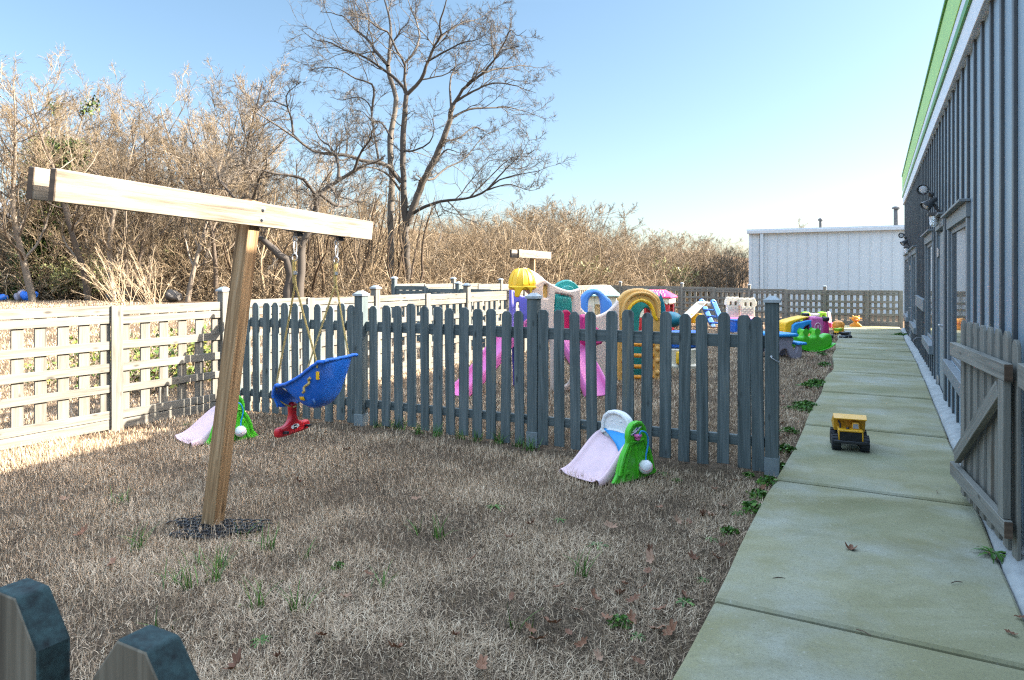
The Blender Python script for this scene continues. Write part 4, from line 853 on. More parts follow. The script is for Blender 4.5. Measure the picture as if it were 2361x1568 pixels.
mb = MB(); mb.loft([[(-0.19, -0.15, 0.0), (0.19, -0.15, 0), (0.19, 0.15, 0), (-0.19, 0.15, 0)], [(-0.22, -0.18, 0.36), (0.22, -0.18, 0.36), (0.22, 0.18, 0.36), (-0.22, 0.18, 0.36)], [(-0.19, -0.15, 0.36), (0.19, -0.15, 0.36), (0.19, 0.15, 0.36), (-0.19, 0.15, 0.36)], [(-0.17, -0.13, 0.03), (0.17, -0.13, 0.03), (0.17, 0.13, 0.03), (-0.17, 0.13, 0.03)]], closed=True, cap=True); mb.build('body', M['blue'], bb_, bevel=0.015)
mb = MB(); mb.box(-0.235, 0.235, -0.195, 0.195, 0.34, 0.375); mb.build('rim', M['blue'], bb_, bevel=0.012)
mb = MB(); mb.box(-0.09, 0.09, -0.182, -0.168, 0.12, 0.26); mb.build('front_panel', M['pale_blue'], bb_, bevel=0.006)
bb_.scale = (1.3, 1.3, 1.05)
# play table
p = ground(1577, 852); pt = empty('play_table', (p.x, p.y + 0.2, p.z), R(8), 'cream and blue water play table just behind the picket fence', 'play table')
mb = MB(); mb.lathe([(0.20, 0), (0.26, 0.0), (0.27, 0.05), (0.235, 0.08), (0.235, 0.27), (0.25, 0.31), (0.23, 0.33), (0.05, 0.31)], 28, M=Matrix.Diagonal((1.15, 0.8, 1, 1))); mb.build('basin', M['cream'], pt)
mb = MB(); mb.box(-0.30, 0.31, -0.10, 0.20, 0.34, 0.56); mb.build('cabinet', M['blue'], pt, bevel=0.04)
mb = MB(); mb.box(-0.33, 0.34, -0.17, 0.23, 0.562, 0.60); mb.build('top', M['blue'], pt, bevel=0.02)
mb = MB(); mb.box(-0.16, 0.02, -0.245, -0.16, 0.09, 0.29); mb.build('door', M['yellow'], pt, bevel=0.02)
# picnic table
p = ground(1818, 828); pk = empty('picnic_table', (p.x - 0.25, p.y + 0.15, p.z), R(14), 'small grey picnic table with blue top and blue seats beyond the picket gate post', 'picnic table')
for y in (-0.16, 0.30):
    ol = [(-0.34, 0.004), (-0.19, 0.004), (-0.05, 0.17), (0.05, 0.17), (0.14, 0.004), (0.36, 0.004), (0.37, 0.25), (0.29, 0.25), (0.24, 0.13), (0.16, 0.27), (0.20, 0.40), (-0.22, 0.40), (-0.17, 0.27), (-0.24, 0.13), (-0.30, 0.25), (-0.37, 0.25)]
    link('leg', panel_mesh([ol], 0.09, 0.022, XZ, 2), M['mauve'], pk, (0.12, y, 0), ang=50)
mb = MB(); mb.box(-0.15, 0.37, -0.26, 0.42, 0.412, 0.475); mb.build('top', M['sky_blue'], pk, bevel=0.025)
for x in (-0.26, 0.38):
    mb = MB(); mb.box(x, x + 0.20, -0.24, 0.40, 0.252, 0.305); mb.build('seat', M['sky_blue'], pk, bevel=0.02)
# see-saw
p = ground(1873, 813); sz = empty('seesaw', (p.x, p.y + 0.1, p.z), R(9), 'bright green toy seesaw rocker with two looped handles', 'seesaw')
ol = [(-0.42, 0.36), (-0.40, 0.19), (-0.28, 0.08), (-0.10, 0.02), (0.10, 0.015), (0.28, 0.06), (0.40, 0.14), (0.44, 0.24), (0.40, 0.36), (0.33, 0.385), (0.27, 0.36), (0.21, 0.32), (0.15, 0.33), (0.125, 0.45), (0.09, 0.485), (0.055, 0.45), (0.04, 0.34), (-0.03, 0.32), (-0.10, 0.335), (-0.135, 0.45), (-0.17, 0.475), (-0.205, 0.45), (-0.225, 0.335), (-0.29, 0.315), (-0.36, 0.33)]
link('body', panel_mesh([ol, [(0.07, 0.43), (0.09, 0.455), (0.108, 0.43), (0.105, 0.41), (0.075, 0.41)], [(-0.19, 0.425), (-0.17, 0.45), (-0.152, 0.425), (-0.155, 0.405), (-0.185, 0.405)]], 0.22, 0.045, XZ, 4), M['green'], sz, ang=50)
mb = MB(); mb.loft([[(x, -0.17, z), (x, -0.15, z - 0.015), (x, 0.15, z - 0.015), (x, 0.17, z)] for x, z in ((-0.45, 0.20), (-0.38, 0.13), (-0.2, 0.05), (0, 0.025), (0.2, 0.05), (0.40, 0.13), (0.48, 0.21))]); mb.build('rocker', M['green'], sz, solid=0.02, subs=1)
# tipped over car
p = ground(1873, 783); tc = empty('toy_car', (p.x, p.y + 0.2, p.z), R(6), 'pink and blue ride in toy car tipped over on its side', 'toy car')
link('roof', panel_mesh([[(-0.62, 0.02), (-0.46, 0.02), (-0.42, 0.40), (0.0, 0.54), (-0.04, 0.58), (-0.40, 0.50), (-0.58, 0.44), (-0.64, 0.36)]], 0.5, 0.03, XZ, 2), M['yellow'], tc, (0, 0.28, 0), ang=50)
link('door', panel_mesh([[(-0.46, 0.0), (-0.30, 0.0), (-0.14, 0.16), (0.02, 0.18), (0.03, 0.40), (0.03, 0.49), (-0.25, 0.44), (-0.47, 0.36)], [(-0.17, 0.20), (-0.06, 0.12), (0.0, 0.12), (0.0, 0.36), (-0.10, 0.34), (-0.17, 0.27)]], 0.10, 0.03, XZ, 2), M['sky_blue'], tc, (0, 0.0, 0), ang=50)
link('body', panel_mesh([[(0.02, 0.02), (0.33, 0.0), (0.40, 0.12), (0.40, 0.46), (0.34, 0.56), (0.10, 0.57), (0.02, 0.52)]], 0.44, 0.06, XZ, 3), M['pink'], tc, (0, 0.18, 0), ang=50)
mb = MB(); mb.tube([(0.21 + 0.085 * math.cos(a), -0.045, 0.30 + 0.11 * math.sin(a)) for a in np.linspace(0, 6.283, 20)], 0.014); mb.box(0.195, 0.225, -0.056, -0.04, 0.25, 0.36); mb.build('headlight', M['pale_pink'], tc)
link('bonnet', panel_mesh([[(0.33, 0.0), (0.50, 0.02), (0.53, 0.2), (0.50, 0.44), (0.40, 0.54), (0.36, 0.30)]], 0.5, 0.04, XZ, 2), M['magenta'], tc, (0.0, 0.2, 0), ang=50)
link('seat', panel_mesh([[(-0.20, 0.06), (0.06, 0.06), (0.06, 0.42), (-0.18, 0.38)]], 0.16, 0.03, XZ, 2), M['red'], tc, (0, 0.24, 0), ang=50)
mb = MB(); mb.tube([(-0.10 + 0.075 * math.cos(a), 0.02, 0.26 + 0.075 * math.sin(a)) for a in np.linspace(0, 6.283, 20)], 0.016); mb.box(-0.175, -0.025, 0.012, 0.028, 0.245, 0.275); mb.build('steering_wheel', M['black'], tc)
for x, y, z in ((0.44, 0.0, 0.515), (0.50, -0.08, 0.07), (0.08, 0.34, 0.60)):
    mb = MB(); mb.lathe([(0.02, -0.045), (0.09, -0.045), (0.10, -0.02), (0.10, 0.02), (0.09, 0.045), (0.02, 0.045)], 18, M=Matrix.Translation((x, y, z)) @ Matrix.Rotation(R(8), 4, 'X')); mb.build('wheel', M['rubber'], tc)
p = ground(1868, 792); tb_ = empty('toy_block', (p.x, p.y, p.z), R(15), 'tan toy block with a blue side between the seesaw and the tipped car', 'toy block')
mb = MB(); mb.box(-0.07, 0.05, -0.06, 0.06, 0, 0.25); mb.build('body', M['peach'], tb_, bevel=0.015)
mb = MB(); mb.box(0.052, 0.10, -0.05, 0.05, 0.05, 0.17); mb.build('side', M['blue'], tb_, bevel=0.012)
# lime table
p = ground(1877, 754); lt = empty('activity_table', (p.x, p.y, p.z), R(4), 'lime green activity table with white top standing behind the tipped car', 'toy table')
for x in (-0.30, 0.27):
    link('leg', panel_mesh([[(-0.12, 0.0), (0.10, 0.0), (0.11, 0.44), (0.06, 0.50), (-0.06, 0.50), (-0.12, 0.44)], [(-0.05, 0.20), (0.03, 0.20), (0.03, 0.36), (-0.01, 0.40), (-0.05, 0.36)]], 0.22, 0.03, XZ, 3), M['lime'], lt, (x, 0, 0), ang=50)
mb = MB(); mb.box(-0.24, 0.22, -0.08, 0.14, 0.37, 0.455); mb.build('top', M['white'], lt, bevel=0.02)
p = ground(1912, 756); ps = empty('toy_chair', (p.x, p.y, p.z), R(20), 'tall thin pink backed toy chair near the back fence', 'toy chair')
link('backrest', panel_mesh([[(-0.08, 0.10), (0.06, 0.08), (0.05, 0.30), (0.02, 0.50), (-0.06, 0.54), (-0.12, 0.50), (-0.09, 0.30)]], 0.07, 0.025, XZ, 3), M['pale_pink'], ps, ang=50)
mb = MB(); mb.box(-0.10, 0.14, -0.14, 0.16, 0.0, 0.18); mb.build('seat', M['hot_pink'], ps, bevel=0.03)
# orange bear ride-on
p = ground(1972, 757); ob = empty('ride_on_toy', (p.x, p.y, p.z), R(-22), 'small orange animal faced ride on toy at the far end of the path', 'ride on toy')
mb = MB(); mb.loft([[(x * s, y * s2, z) for x, y in ((-0.17, -0.1), (0.17, -0.1), (0.17, 0.14), (-0.17, 0.14))] for s, s2, z in ((1, 1, 0.03), (1.02, 1, 0.10), (0.62, 0.8, 0.16), (0.34, 0.5, 0.19), (0.34, 0.5, 0.24))], closed=True, cap=True); mb.build('body', M['orange'], ob, bevel=0.02)
mb = MB(); mb.ball((0, -0.02, 0.31), (0.125, 0.09, 0.095), 18, 12); mb.ball((0, -0.105, 0.285), (0.05, 0.03, 0.03), 10, 8)
hd = mb.build('head', M['orange'], ob)
for x in (-0.085, 0.085):
    mb = MB(); mb.ball((x, -0.01, 0.395), (0.03, 0.022, 0.03), 10, 8); mb.build('ear', M['peach'], hd)
mb = MB(); mb.tube([(-0.055, -0.118, 0.295), (-0.03, -0.135, 0.278), (0, -0.14, 0.272), (0.03, -0.135, 0.278), (0.055, -0.118, 0.295)], 0.008); mb.build('mouth', M['magenta'], hd)
mb = MB(); mb.tube([(-0.19, 0.0, 0.325), (0.19, 0.0, 0.325)], 0.02); mb.build('handlebar', M['peach'], ob)
for x in (-0.15, 0.15):
    mb = MB(); mb.lathe([(0.01, -0.02), (0.045, -0.018), (0.045, 0.018), (0.01, 0.02)], 12, M=Matrix.Translation((x, -0.09, 0.045)) @ Matrix.Rotation(R(90), 4, 'Y')); mb.build('wheel', M['orange'], ob)
# bucket and little trucks
p = ground(1932, 763); bk = empty('toy_bucket', (p.x, p.y, p.z), 0, 'round orange toy bucket between the tipped car and the path', 'toy bucket')
mb = MB(); mb.lathe([(0.01, 0), (0.14, 0.0), (0.17, 0.12), (0.175, 0.20), (0.14, 0.28), (0.07, 0.32), (0.005, 0.33)], 20); mb.build('body', M['orange'], bk)
mb = MB(); mb.tube([(0.172 * math.cos(a), -0.05, 0.2 + 0.10 * math.sin(a)) for a in np.linspace(0, math.pi, 12)], 0.008); mb.build('handle', M['yellow'], bk)
for px, py, m1, m2, lb in ((1934, 772, 'yellow', 'lime', 'little yellow toy truck lying beside the path edge'), (1949, 782, 'grey_plastic', 'black', 'little grey toy truck lying beside the path edge')):
    p = ground(px, py); q = empty('toy_truck', (p.x, p.y, p.z), R(35), lb, 'toy truck')
    mb = MB(); mb.box(-0.16, 0.16, -0.07, 0.07, 0.06, 0.11); mb.box(0.06, 0.15, -0.065, 0.065, 0.111, 0.20); mb.build('body', M[m1], q, bevel=0.012)
    mb = MB(); mb.loft([[(-0.14, -0.06, 0.112), (0.03, -0.06, 0.112), (0.03, 0.06, 0.112), (-0.14, 0.06, 0.112)], [(-0.17, -0.08, 0.19), (0.05, -0.08, 0.19), (0.05, 0.08, 0.19), (-0.17, 0.08, 0.19)]], closed=True, cap=True); mb.build('tipper', M[m2], q, bevel=0.01)
    for x in (-0.10, 0.10):
        for y in (-0.08, 0.08):
            mb = MB(); mb.lathe([(0.01, -0.02), (0.05, -0.02), (0.05, 0.02), (0.01, 0.02)], 14, M=Matrix.Translation((x, y, 0.05)) @ Matrix.Rotation(R(90), 4, 'X')); mb.build('wheel', M['rubber'], q)
# ------------------------------------------------------------------ branching growth (numpy)
def unit(a): return a / np.maximum(np.linalg.norm(a, axis=-1, keepdims=True), 1e-9)
def grow(p0, d0, L, K, wig, up):
    n = len(p0); P = np.empty((n, K, 3)); P[:, 0] = p0; d = unit(d0); st = (L / (K - 1))[:, None]
    for k in range(1, K):
        d = d + rng.normal(0, wig, (n, 3)); d[:, 2] += up; d = unit(d); P[:, k] = P[:, k - 1] + d * st
    return P
def spawn(P, Rr, cnt, t0, t1, a0, a1, lf0, lf1, rf, K, wig, up, rmin=0.003):
    n, Kp = P.shape[:2]; idx = np.repeat(np.arange(n), cnt); m = len(idx)
    t = rng.uniform(t0, t1, m) * (Kp - 1); k = np.minimum(t.astype(int), Kp - 2); u = (t - k)[:, None]
    p = P[idx, k] * (1 - u) + P[idx, k + 1] * u; tan = unit(P[idx, k + 1] - P[idx, k])
    r = Rr[idx, k] * (1 - u[:, 0]) + Rr[idx, k + 1] * u[:, 0]
    perp = unit(np.cross(tan, rng.normal(0, 1, (m, 3)))); a = rng.uniform(a0, a1, m)[:, None]
    d = tan * np.cos(a) + perp * np.sin(a)
    Lp = np.linalg.norm(np.diff(P, axis=1), axis=2).sum(1)[idx]
    L = Lp * rng.uniform(lf0, lf1, m) * (1 - 0.45 * t / (Kp - 1))
    C = grow(p, d, L, K, wig, up); r0 = np.maximum(r * rf, rmin)
    return C, r0[:, None] * np.linspace(1, 0.3, K)[None]
def tubes(P, Rr, sides, tint):
    n, K = P.shape[:2]; T = np.gradient(P, axis=1); T = unit(T); ref = unit(np.cross(T.mean(1) + 1e-6, np.array((0.31, 0.77, 0.55)))); A = unit(np.cross(ref[:, None], T)); B = np.cross(T, A)
    w = np.arange(sides) * 2 * math.pi / sides
    V = P[:, :, None] + (A[:, :, None] * np.cos(w)[None, None, :, None] + B[:, :, None] * np.sin(w)[None, None, :, None]) * Rr[:, :, None, None]
    base = (np.arange(n)[:, None, None] * K + np.arange(K - 1)[None, :, None]) * sides; j = np.arange(sides)[None, None]; j2 = (j + 1) % sides
    Q = np.stack([base + j, base + j2, base + sides + j2, base + sides + j], -1).reshape(-1, 4)
    return V.reshape(-1, 3), Q, np.repeat(tint, K * sides)
def tube_mesh(name, sets):
    Vs, Qs, Ts = [], [], []; o = 0
    for P, Rr, s, t in sets:
        if t is None: t = rng.uniform(0, 1, len(P))
        v, q, a = tubes(P, Rr, s, t); Vs.append(v); Qs.append(q + o); Ts.append(a); o += len(v)
    return np_mesh(name, np.concatenate(Vs), np.concatenate(Qs), None, np.concatenate(Ts))
def leaf_quads(name, C, size, flat=0.0):
    n = len(C); a = unit(rng.normal(0, 1, (n, 3)) * np.array((1, 1, 1 - flat))); b = unit(np.cross(a, rng.normal(0, 1, (n, 3)))); L = (size * rng.uniform(0.6, 1.4, n))[:, None]
    c2 = np.cross(a, b); V = np.stack([C - a * L * 0.5, C + b * L * 0.3 + c2 * L * .08, C + a * L * 0.6, C - b * L * 0.3 + c2 * L * .08], 1)
    Q = np.arange(n * 4).reshape(n, 4); return np_mesh(name, V.reshape(-1, 3), Q, None, np.repeat(rng.uniform(0, 1, n), 4))
def resample(poly, K):
    P = np.array([tuple(q) for q in poly]); s = np.concatenate(([0], np.cumsum(np.linalg.norm(np.diff(P, axis=0), axis=1)))); t = np.linspace(0, s[-1], K)
    return np.stack([np.interp(t, s, P[:, i]) for i in range(3)], 1)

# the big tree: limbs read from the photo, each given its own depth
TY = 24.0
def t7(x, y, Y=TY): return np.array(at((900 + x / 1.426) * 0.652, y / 1.426 * 0.652, Y))
LIMBS = [  # (radius at start, depth drift, points)
 (.17, 0, [(768, 1480), (764, 1240), (760, 1100), (748, 900), (745, 760), (755, 620), (765, 480)]),
 (.15, 1.2, [(690, 1480), (685, 1200), (690, 900), (685, 720), (700, 590), (722, 500), (692, 430), (672, 330)]),
 (.16, -.6, [(775, 1130), (800, 1040), (835, 950), (880, 850), (930, 750), (975, 640), (1000, 530)]),
 (.07, 1.5, [(765, 480), (745, 430), (690, 380), (620, 330), (540, 280), (450, 250), (380, 215), (300, 200), (235, 150)]),
 (.065, -1, [(765, 480), (755, 400), (757, 320), (720, 262), (680, 170), (640, 150), (560, 90), (500, 0), (470, -80)]),
 (.055, 1, [(757, 320), (800, 270), (830, 190), (815, 110), (785, 40), (760, -60)]),
 (.085, -1.5, [(765, 480), (840, 400), (875, 310), (900, 240), (940, 180), (935, 110), (960, 30), (990, -90)]),
 (.045, 1.5, [(905, 235), (960, 170), (1050, 115), (1135, 95), (1180, 60)]),
 (.045, -2, [(875, 310), (960, 260), (1050, 215), (1110, 205), (1160, 180)]),
 (.08, 1.5, [(672, 330), (685, 200), (680, 100), (655, 0), (630, -100)]),
 (.075, 2, [(672, 330), (610, 260), (570, 200), (520, 160), (480, 118), (440, 80), (330, 60)]),
 (.04, 1, [(520, 160), (517, 90), (500, 30), (480, -30)]),
 (.075, -1.5, [(1000, 530), (1060, 440), (1140, 380), (1210, 300), (1262, 250), (1350, 230)]),
 (.05, 1, [(990, 540), (985, 450), (990, 390), (1012, 330), (1015, 265), (1060, 230)]),
 (.045, 2, [(1140, 380), (1200, 352), (1290, 340), (1350, 330), (1425, 345)]),
 (.055, -1, [(1010, 515), (1100, 462), (1200, 420), (1300, 430), (1420, 470)]),
 (.055, 1.5, [(975, 610), (1080, 552), (1200, 545), (1300, 545), (1430, 585)]),
 (.04, -1.5, [(1210, 300), (1262, 210), (1290, 150), (1325, 180), (1370, 150)]),
 (.04, 2, [(1210, 300), (1200, 220), (1190, 180), (1225, 140)]),
 (.07, -2.5, [(790, 1085), (860, 1040), (950, 1015), (1080, 1000), (1170, 960), (1230, 910), (1330, 880), (1440, 862)]),
 (.04, -1, [(1170, 960), (1250, 870), (1340, 780), (1385, 705)]),
 (.035, -1, [(1080, 1000), (1180, 900), (1290, 800), (1400, 790)]),
 (.035, -1, [(1170, 960), (1280, 930), (1380, 960), (1440, 950)]),
 (.10, -2, [(740, 920), (690, 850), (640, 822), (540, 810), (460, 782), (370, 780), (290, 760), (200, 690), (120, 640), (40, 590), (-20, 545)]),
 (.05, -1, [(195, 690), (185, 600), (165, 540), (160, 480), (200, 440), (235, 415)]),
 (.035, 1, [(165, 540), (100, 512), (50, 508), (20, 480)]),
 (.045, 1.5, [(460, 782), (468, 700), (455, 620), (480, 560)]),
 (.055, 2, [(625, 815), (610, 720), (592, 600), (580, 530), (520, 490), (440, 505), (380, 490)]),
 (.05, -1, [(590, 560), (602, 450), (580, 420), (500, 392), (430, 350), (350, 340), (265, 352)]),
 (.055, -2, [(735, 960), (680, 890), (600, 845), (520, 860), (470, 900)]),
 (.05, 2, [(850, 900), (900, 905), (960, 850), (1060, 800), (1150, 690), (1220, 660)]),
 (.045, 2, [(690, 700), (640, 620), (590, 610), (540, 560), (480, 560)]),
 (.045, -2, [(750, 760), (800, 760), (880, 720), (905, 640), (880, 560)]),
 (.04, 1, [(945, 720), (1040, 690), (1110, 640), (1200, 690)]),
 (.04, -1.5, [(880, 850), (960, 760), (1000, 760), (1080, 790)]),
]
def limb_tree(name, label, limbs, Y0, seed, base_shift=0, dens=1.0, bark='dark_bark', conv=t7, tp=0.62):
    global rng; rng = np.random.default_rng(seed)
    b = conv(*limbs[0][2][0], Y0); bz = G(b[0], b[1]); org = np.array((b[0], b[1], bz)); big = []; bigR = []
    for r0, dr, pts in limbs:
        n = len(pts); q = [conv(x, y, Y0 + dr * (i / (n - 1)) ** 1.3 * 1.2) for i, (x, y) in enumerate(pts)]
        q = resample(curve_pts([tuple(v) for v in q], 4, False), 18) - org
        if pts[0][1] > 1350: q[0, 2] = -0.2
        q[1:-1] += rng.normal(0, r0 * 0.12, (16, 3)); big.append(q); taper = tp if pts[0][1] > 1000 and r0 > .12 else 0.16
        bigR.append(0.84 * r0 * np.linspace(1, taper, 18) * rng.uniform(0.93, 1.07, 18))
    P, Rr = np.array(big), np.array(bigR); r = empty(name, org, 0, label, 'tree')
    link('trunk', tube_mesh('trunk', [(P, Rr, 9, rng.uniform(0.2, 0.6, len(P)))]), M[bark], r, ang=80)
    sm = Rr[:, 0] < 0.12; Ps, Rs = P[sm], Rr[sm]
    a, ar = spawn(Ps, Rs, int(8 * dens), 0.12, 1, 0.4, 1.05, 0.25, 0.58, 0.5, 9, 0.17, 0.03, 0.009)
    a2, ar2 = spawn(P[~sm], Rr[~sm], int(10 * dens), 0.25, 1, 0.6, 1.3, 0.08, 0.22, 0.22, 9, 0.22, 0.02, 0.009)
    a = np.concatenate([a, a2]); ar = np.concatenate([ar, ar2])
    c, cr = spawn(a, ar, int(8 * dens), 0.12, 1, 0.4, 1.1, 0.3, 0.7, 0.6, 6, 0.24, 0.03, 0.007)
    d, dr_ = spawn(c, cr, int(7 * dens), 0.15, 1, 0.4, 1.1, 0.4, 0.95, 0.7, 5, 0.24, 0.04, 0.0055)
    link('crown', tube_mesh('crown', [(a, ar, 5, rng.uniform(.2, .8, len(a))), (c, cr, 4, rng.uniform(.2, .8, len(c))), (d, dr_, 3, rng.uniform(.2, .9, len(d)))]), M[bark], r, ang=180)
    return r
limb_tree('bare_tree', 'tallest bare tree with several dark trunks rising beyond the fence in the centre', LIMBS, TY, 21)
LIMB2 = [(.17, 0, [(172, 1500), (178, 1400), (170, 1340), (110, 1265), (30, 1205), (-40, 1180), (-60, 1080), (-120, 980)]),
 (.15, .5, [(225, 1490), (232, 1350), (240, 1250), (262, 1180), (310, 1050), (330, 980), (420, 912), (500, 860), (560, 830), (650, 800)]),
 (.07, -1.5, [(310, 1050), (300, 980), (240, 900), (150, 880), (40, 860), (-60, 800)]), (.06, 1.5, [(330, 980), (420, 1040), (500, 1020), (560, 960), (640, 940)]),
 (.06, 1, [(420, 912), (420, 820), (380, 740), (330, 700), (300, 620)]), (.05, -1, [(500, 860), (540, 760), (590, 690), (570, 620)]),
 (.06, -1, [(-60, 1080), (0, 980), (20, 900), (60, 840), (50, 760)]), (.05, 1, [(-100, 1000), (-180, 900), (-200, 820), (-260, 760)]), (.05, -2, [(380, 940), (420, 1000), (425, 1040), (380, 1060)])]
limb_tree('bare_tree', 'crooked low forked tree leaning left behind the swing ropes', LIMB2, 19.0, 22, dens=1.15, tp=0.2)

# ordinary woodland trees: a few grown shapes, each placed many times
def wood_tree(seed, H, spread, multi, dens, ivy=False, upness=0.05):
    global rng; rng = np.random.default_rng(seed); n = multi
    p0 = np.zeros((n, 3)); p0[:, :2] = rng.normal(0, 0.12 * (n > 1), (n, 2)); p0[:, 2] = -0.3
    d0 = np.tile((0.0, 0.0, 1.0), (n, 1)) + rng.normal(0, 0.10 + 0.22 * (n > 1), (n, 3)) * (1, 1, 0)
    P = grow(p0, d0, np.full(n, H * 0.95), 16, 0.055, 0.03); R0 = H * 0.016 * (1.0 if n == 1 else 0.75); Rr = R0 * np.linspace(1, 0.14, 16)[None].repeat(n, 0)
    a, ar = spawn(P, Rr, int(20 / n + 6), 0.22, 0.97, 0.5, 1.1, 0.22 * spread, 0.5 * spread, 0.5, 10, 0.10, upness, 0.012)
    b, br = spawn(a, ar, 8, 0.2, 1, 0.35, 0.95, 0.3, 0.65, 0.55, 7, 0.15, upness, 0.010)
    c, cr = spawn(b, br, int(5 * dens), 0.15, 1, 0.3, 0.95, 0.35, 0.75, 0.6, 5, 0.16, upness, 0.007)
    d, dr_ = spawn(c, cr, int(3.4 * dens), 0.2, 1, 0.3, 0.9, 0.45, 0.95, 0.7, 4, 0.18, upness, 0.0055)
    tr_ = tube_mesh('trunk', [(P, Rr, 8, rng.uniform(.2, .9, n)), (a, ar, 5, rng.uniform(.2, .9, len(a)))])
    cr_ = tube_mesh('crown', [(b, br, 4, None), (c, cr, 3, None), (d, dr_, 3, None)]); iv = None
    if ivy:
        i = rng.integers(0, n, 16000); t = rng.beta(1.2, 1.1, 16000) * 12; k = t.astype(int); C = P[i, k] + (P[i, k + 1] - P[i, k]) * (t - k)[:, None]; C = C + rng.normal(0, 1, (16000, 3)) * np.array((.26, .26, .2)) * (0.35 + 0.9 * np.abs(np.sin(t * 2.1 + i)))[:, None]
        s2 = rng.integers(0, len(a) // 2, 1800); kk = rng.integers(0, 6, 1800); C = np.concatenate([C, a[s2, kk] + rng.normal(0, 0.14, (1800, 3))]); iv = leaf_quads('ivy', C, 0.115)
    return tr_, cr_, iv, H
VAR = [wood_tree(31, 9, 0.85, 1, 1.0), wood_tree(32, 9, 0.75, 2, 1.0), wood_tree(33, 9, 0.95, 1, 1.1), wood_tree(34, 8.5, 0.7, 1, 1.1, True), wood_tree(35, 6, 1.0, 6, 1.0, False, 0.08), wood_tree(36, 5, 0.5, 1, 0.6, False, 0.1)]
def plant(px, Y, ytop, v, rz, label, group=None, squash=1.0, name='bare_tree'):
    p = at(px, HY, Y); z = G(p.x, p.y); tr_, cr_, iv, H = VAR[v]; h = EYE + (HY - ytop) * Y / F - z; k = h / H * 0.97
    r = empty(name, (p.x, p.y, z), rz, label, 'tree', group); r.scale = (k * squash, k * squash, k)
    link('trunk', tr_, M['bark'], r, ang=80); link('crown', cr_, M['twig'], r, ang=180)
    if iv: link('ivy', iv, M['ivy'], r, smooth=False)
    return r
def shared(o, me_mats): pass
rr = random.Random(5)
GEN = 'bare brown woodland tree standing in the thicket beyond the fence'; GG = 'bare trees in the thicket'
plant(48, 21.2, 150, 3, 0.3, 'ivy clad bare tree at the far left, nearest the picture edge')
plant(108, 22.0, 125, 3, 2.1, 'second ivy clad bare tree from the left, with a broad brown crown')
plant(505, 27, 118, 0, 1.0, 'tall pale bare tree with upright twigs left of the biggest tree')
plant(1305, 36, 442, 4, 0.4, 'round many stemmed bare tree right of the biggest tree', squash=1.15)
plant(1447, 42, 452, 5, 0.0, 'thin leafless sapling standing above the low thicket on the right', squash=0.9)
for px, Y, yt, v in ((78, 19.6, 165, 2), (205, 20.0, 205, 0), (262, 19.4, 250, 2), (335, 20.2, 265, 0), (432, 20.0, 270, 2), (498, 20.4, 225, 0), (-170, 26, 120, 0), (-95, 30, 90, 2), (-40, 24, 110, 1), (150, 31, 125, 2), (190, 24, 190, 1), (215, 36, 190, 0), (255, 29, 215, 2), (325, 25, 250, 0), (360, 32, 270, 2), (395, 28, 280, 1), (460, 31, 170, 2), (540, 34, 140, 1), (575, 29, 215, 2), (650, 31, 235, 1), (700, 35, 300, 2), (745, 30, 350, 1), (800, 36, 390, 0), (860, 33, 440, 4), (135, 24, 230, 2), (165, 24, 190, 0), (225, 26, 210, 2), (310, 27, 270, 1), (350, 24, 300, 2), (410, 26, 300, 0), (480, 25, 210, 2), (595, 24, 320, 1), (640, 28, 260, 2), (680, 26, 330, 0), (730, 28, 360, 2), (780, 27, 400, 1), (165, 22, 330, 1), (190, 21.5, 300, 0), (235, 22, 300, 2), (300, 20, 320, 1), (380, 23, 350, 0), (450, 22, 330, 2), (540, 24, 340, 1), (620, 25, 360, 0),
                     (945, 33, 520, 4), (1020, 31, 525, 4), (1090, 30, 520, 4), (1160, 32, 510, 4), (1235, 31, 500, 4), (1340, 32, 505, 4), (1400, 34, 540, 4), (1460, 33, 545, 4), (1515, 36, 540, 4), (1570, 34, 550, 4), (1620, 36, 552, 4), (1665, 34, 568, 4), (1700, 37, 575, 4), (1280, 34, 470, 4), (990, 40, 500, 4), (1060, 44, 495, 4), (1130, 38, 480, 4), (1210, 45, 470, 4), (1250, 40, 455, 4), (1365, 42, 490, 4), (1420, 47, 520, 4), (1490, 44, 518, 4), (1545, 48, 525, 4), (1590, 43, 530, 4), (1640, 49, 540, 4), (1690, 45, 560, 4), (1740, 50, 572, 4), (1800, 48, 585, 4)):
    plant(px, Y, yt, v, rr.uniform(0, 6.28), GEN, GG, rr.uniform(0.85, 1.1) * (1.35 if v == 4 else 1.0))
plant(1832, 39.5, 488, 5, 1.2, 'small twiggy treetop showing above the roof of the white metal building')

# ------------------------------------------------------------------ undergrowth: one mass of stems
rng = np.random.default_rng(77); n = 17000
px = rng.uniform(-260, 1900, n); Y = 20.5 + 35 * rng.beta(1.1, 1.7, n); X = (px - CX) * Y / F
s_, d_ = sd(X, Y); h_ok = True; keep = (((d_ > 11.2) & (s_ > 5)) | (s_ > 23.2) | (d_ > 15)) & ~((d_ < 8.6) & (s_ > 22)) & (h_ok); px, Y, X = px[keep], Y[keep], X[keep]; n = len(px)
zt = np.interp(px, [-260, 0, 200, 400, 600, 800, 900, 1000, 1100, 1200, 1300, 1400, 1500, 1600, 1700, 1900], [470, 470, 475, 480, 490, 495, 505, 508, 500, 485, 508, 545, 560, 566, 585, 605])
Z0 = gz(X, Y); hm = np.clip(EYE + (HY - zt) * Y / F - Z0, 0.8, 7); h = hm * rng.uniform(0.2, 1.0, n); h = np.where((Y < 25) & (px > 500), np.minimum(h, rng.uniform(0.5, 1.6, n)), h)
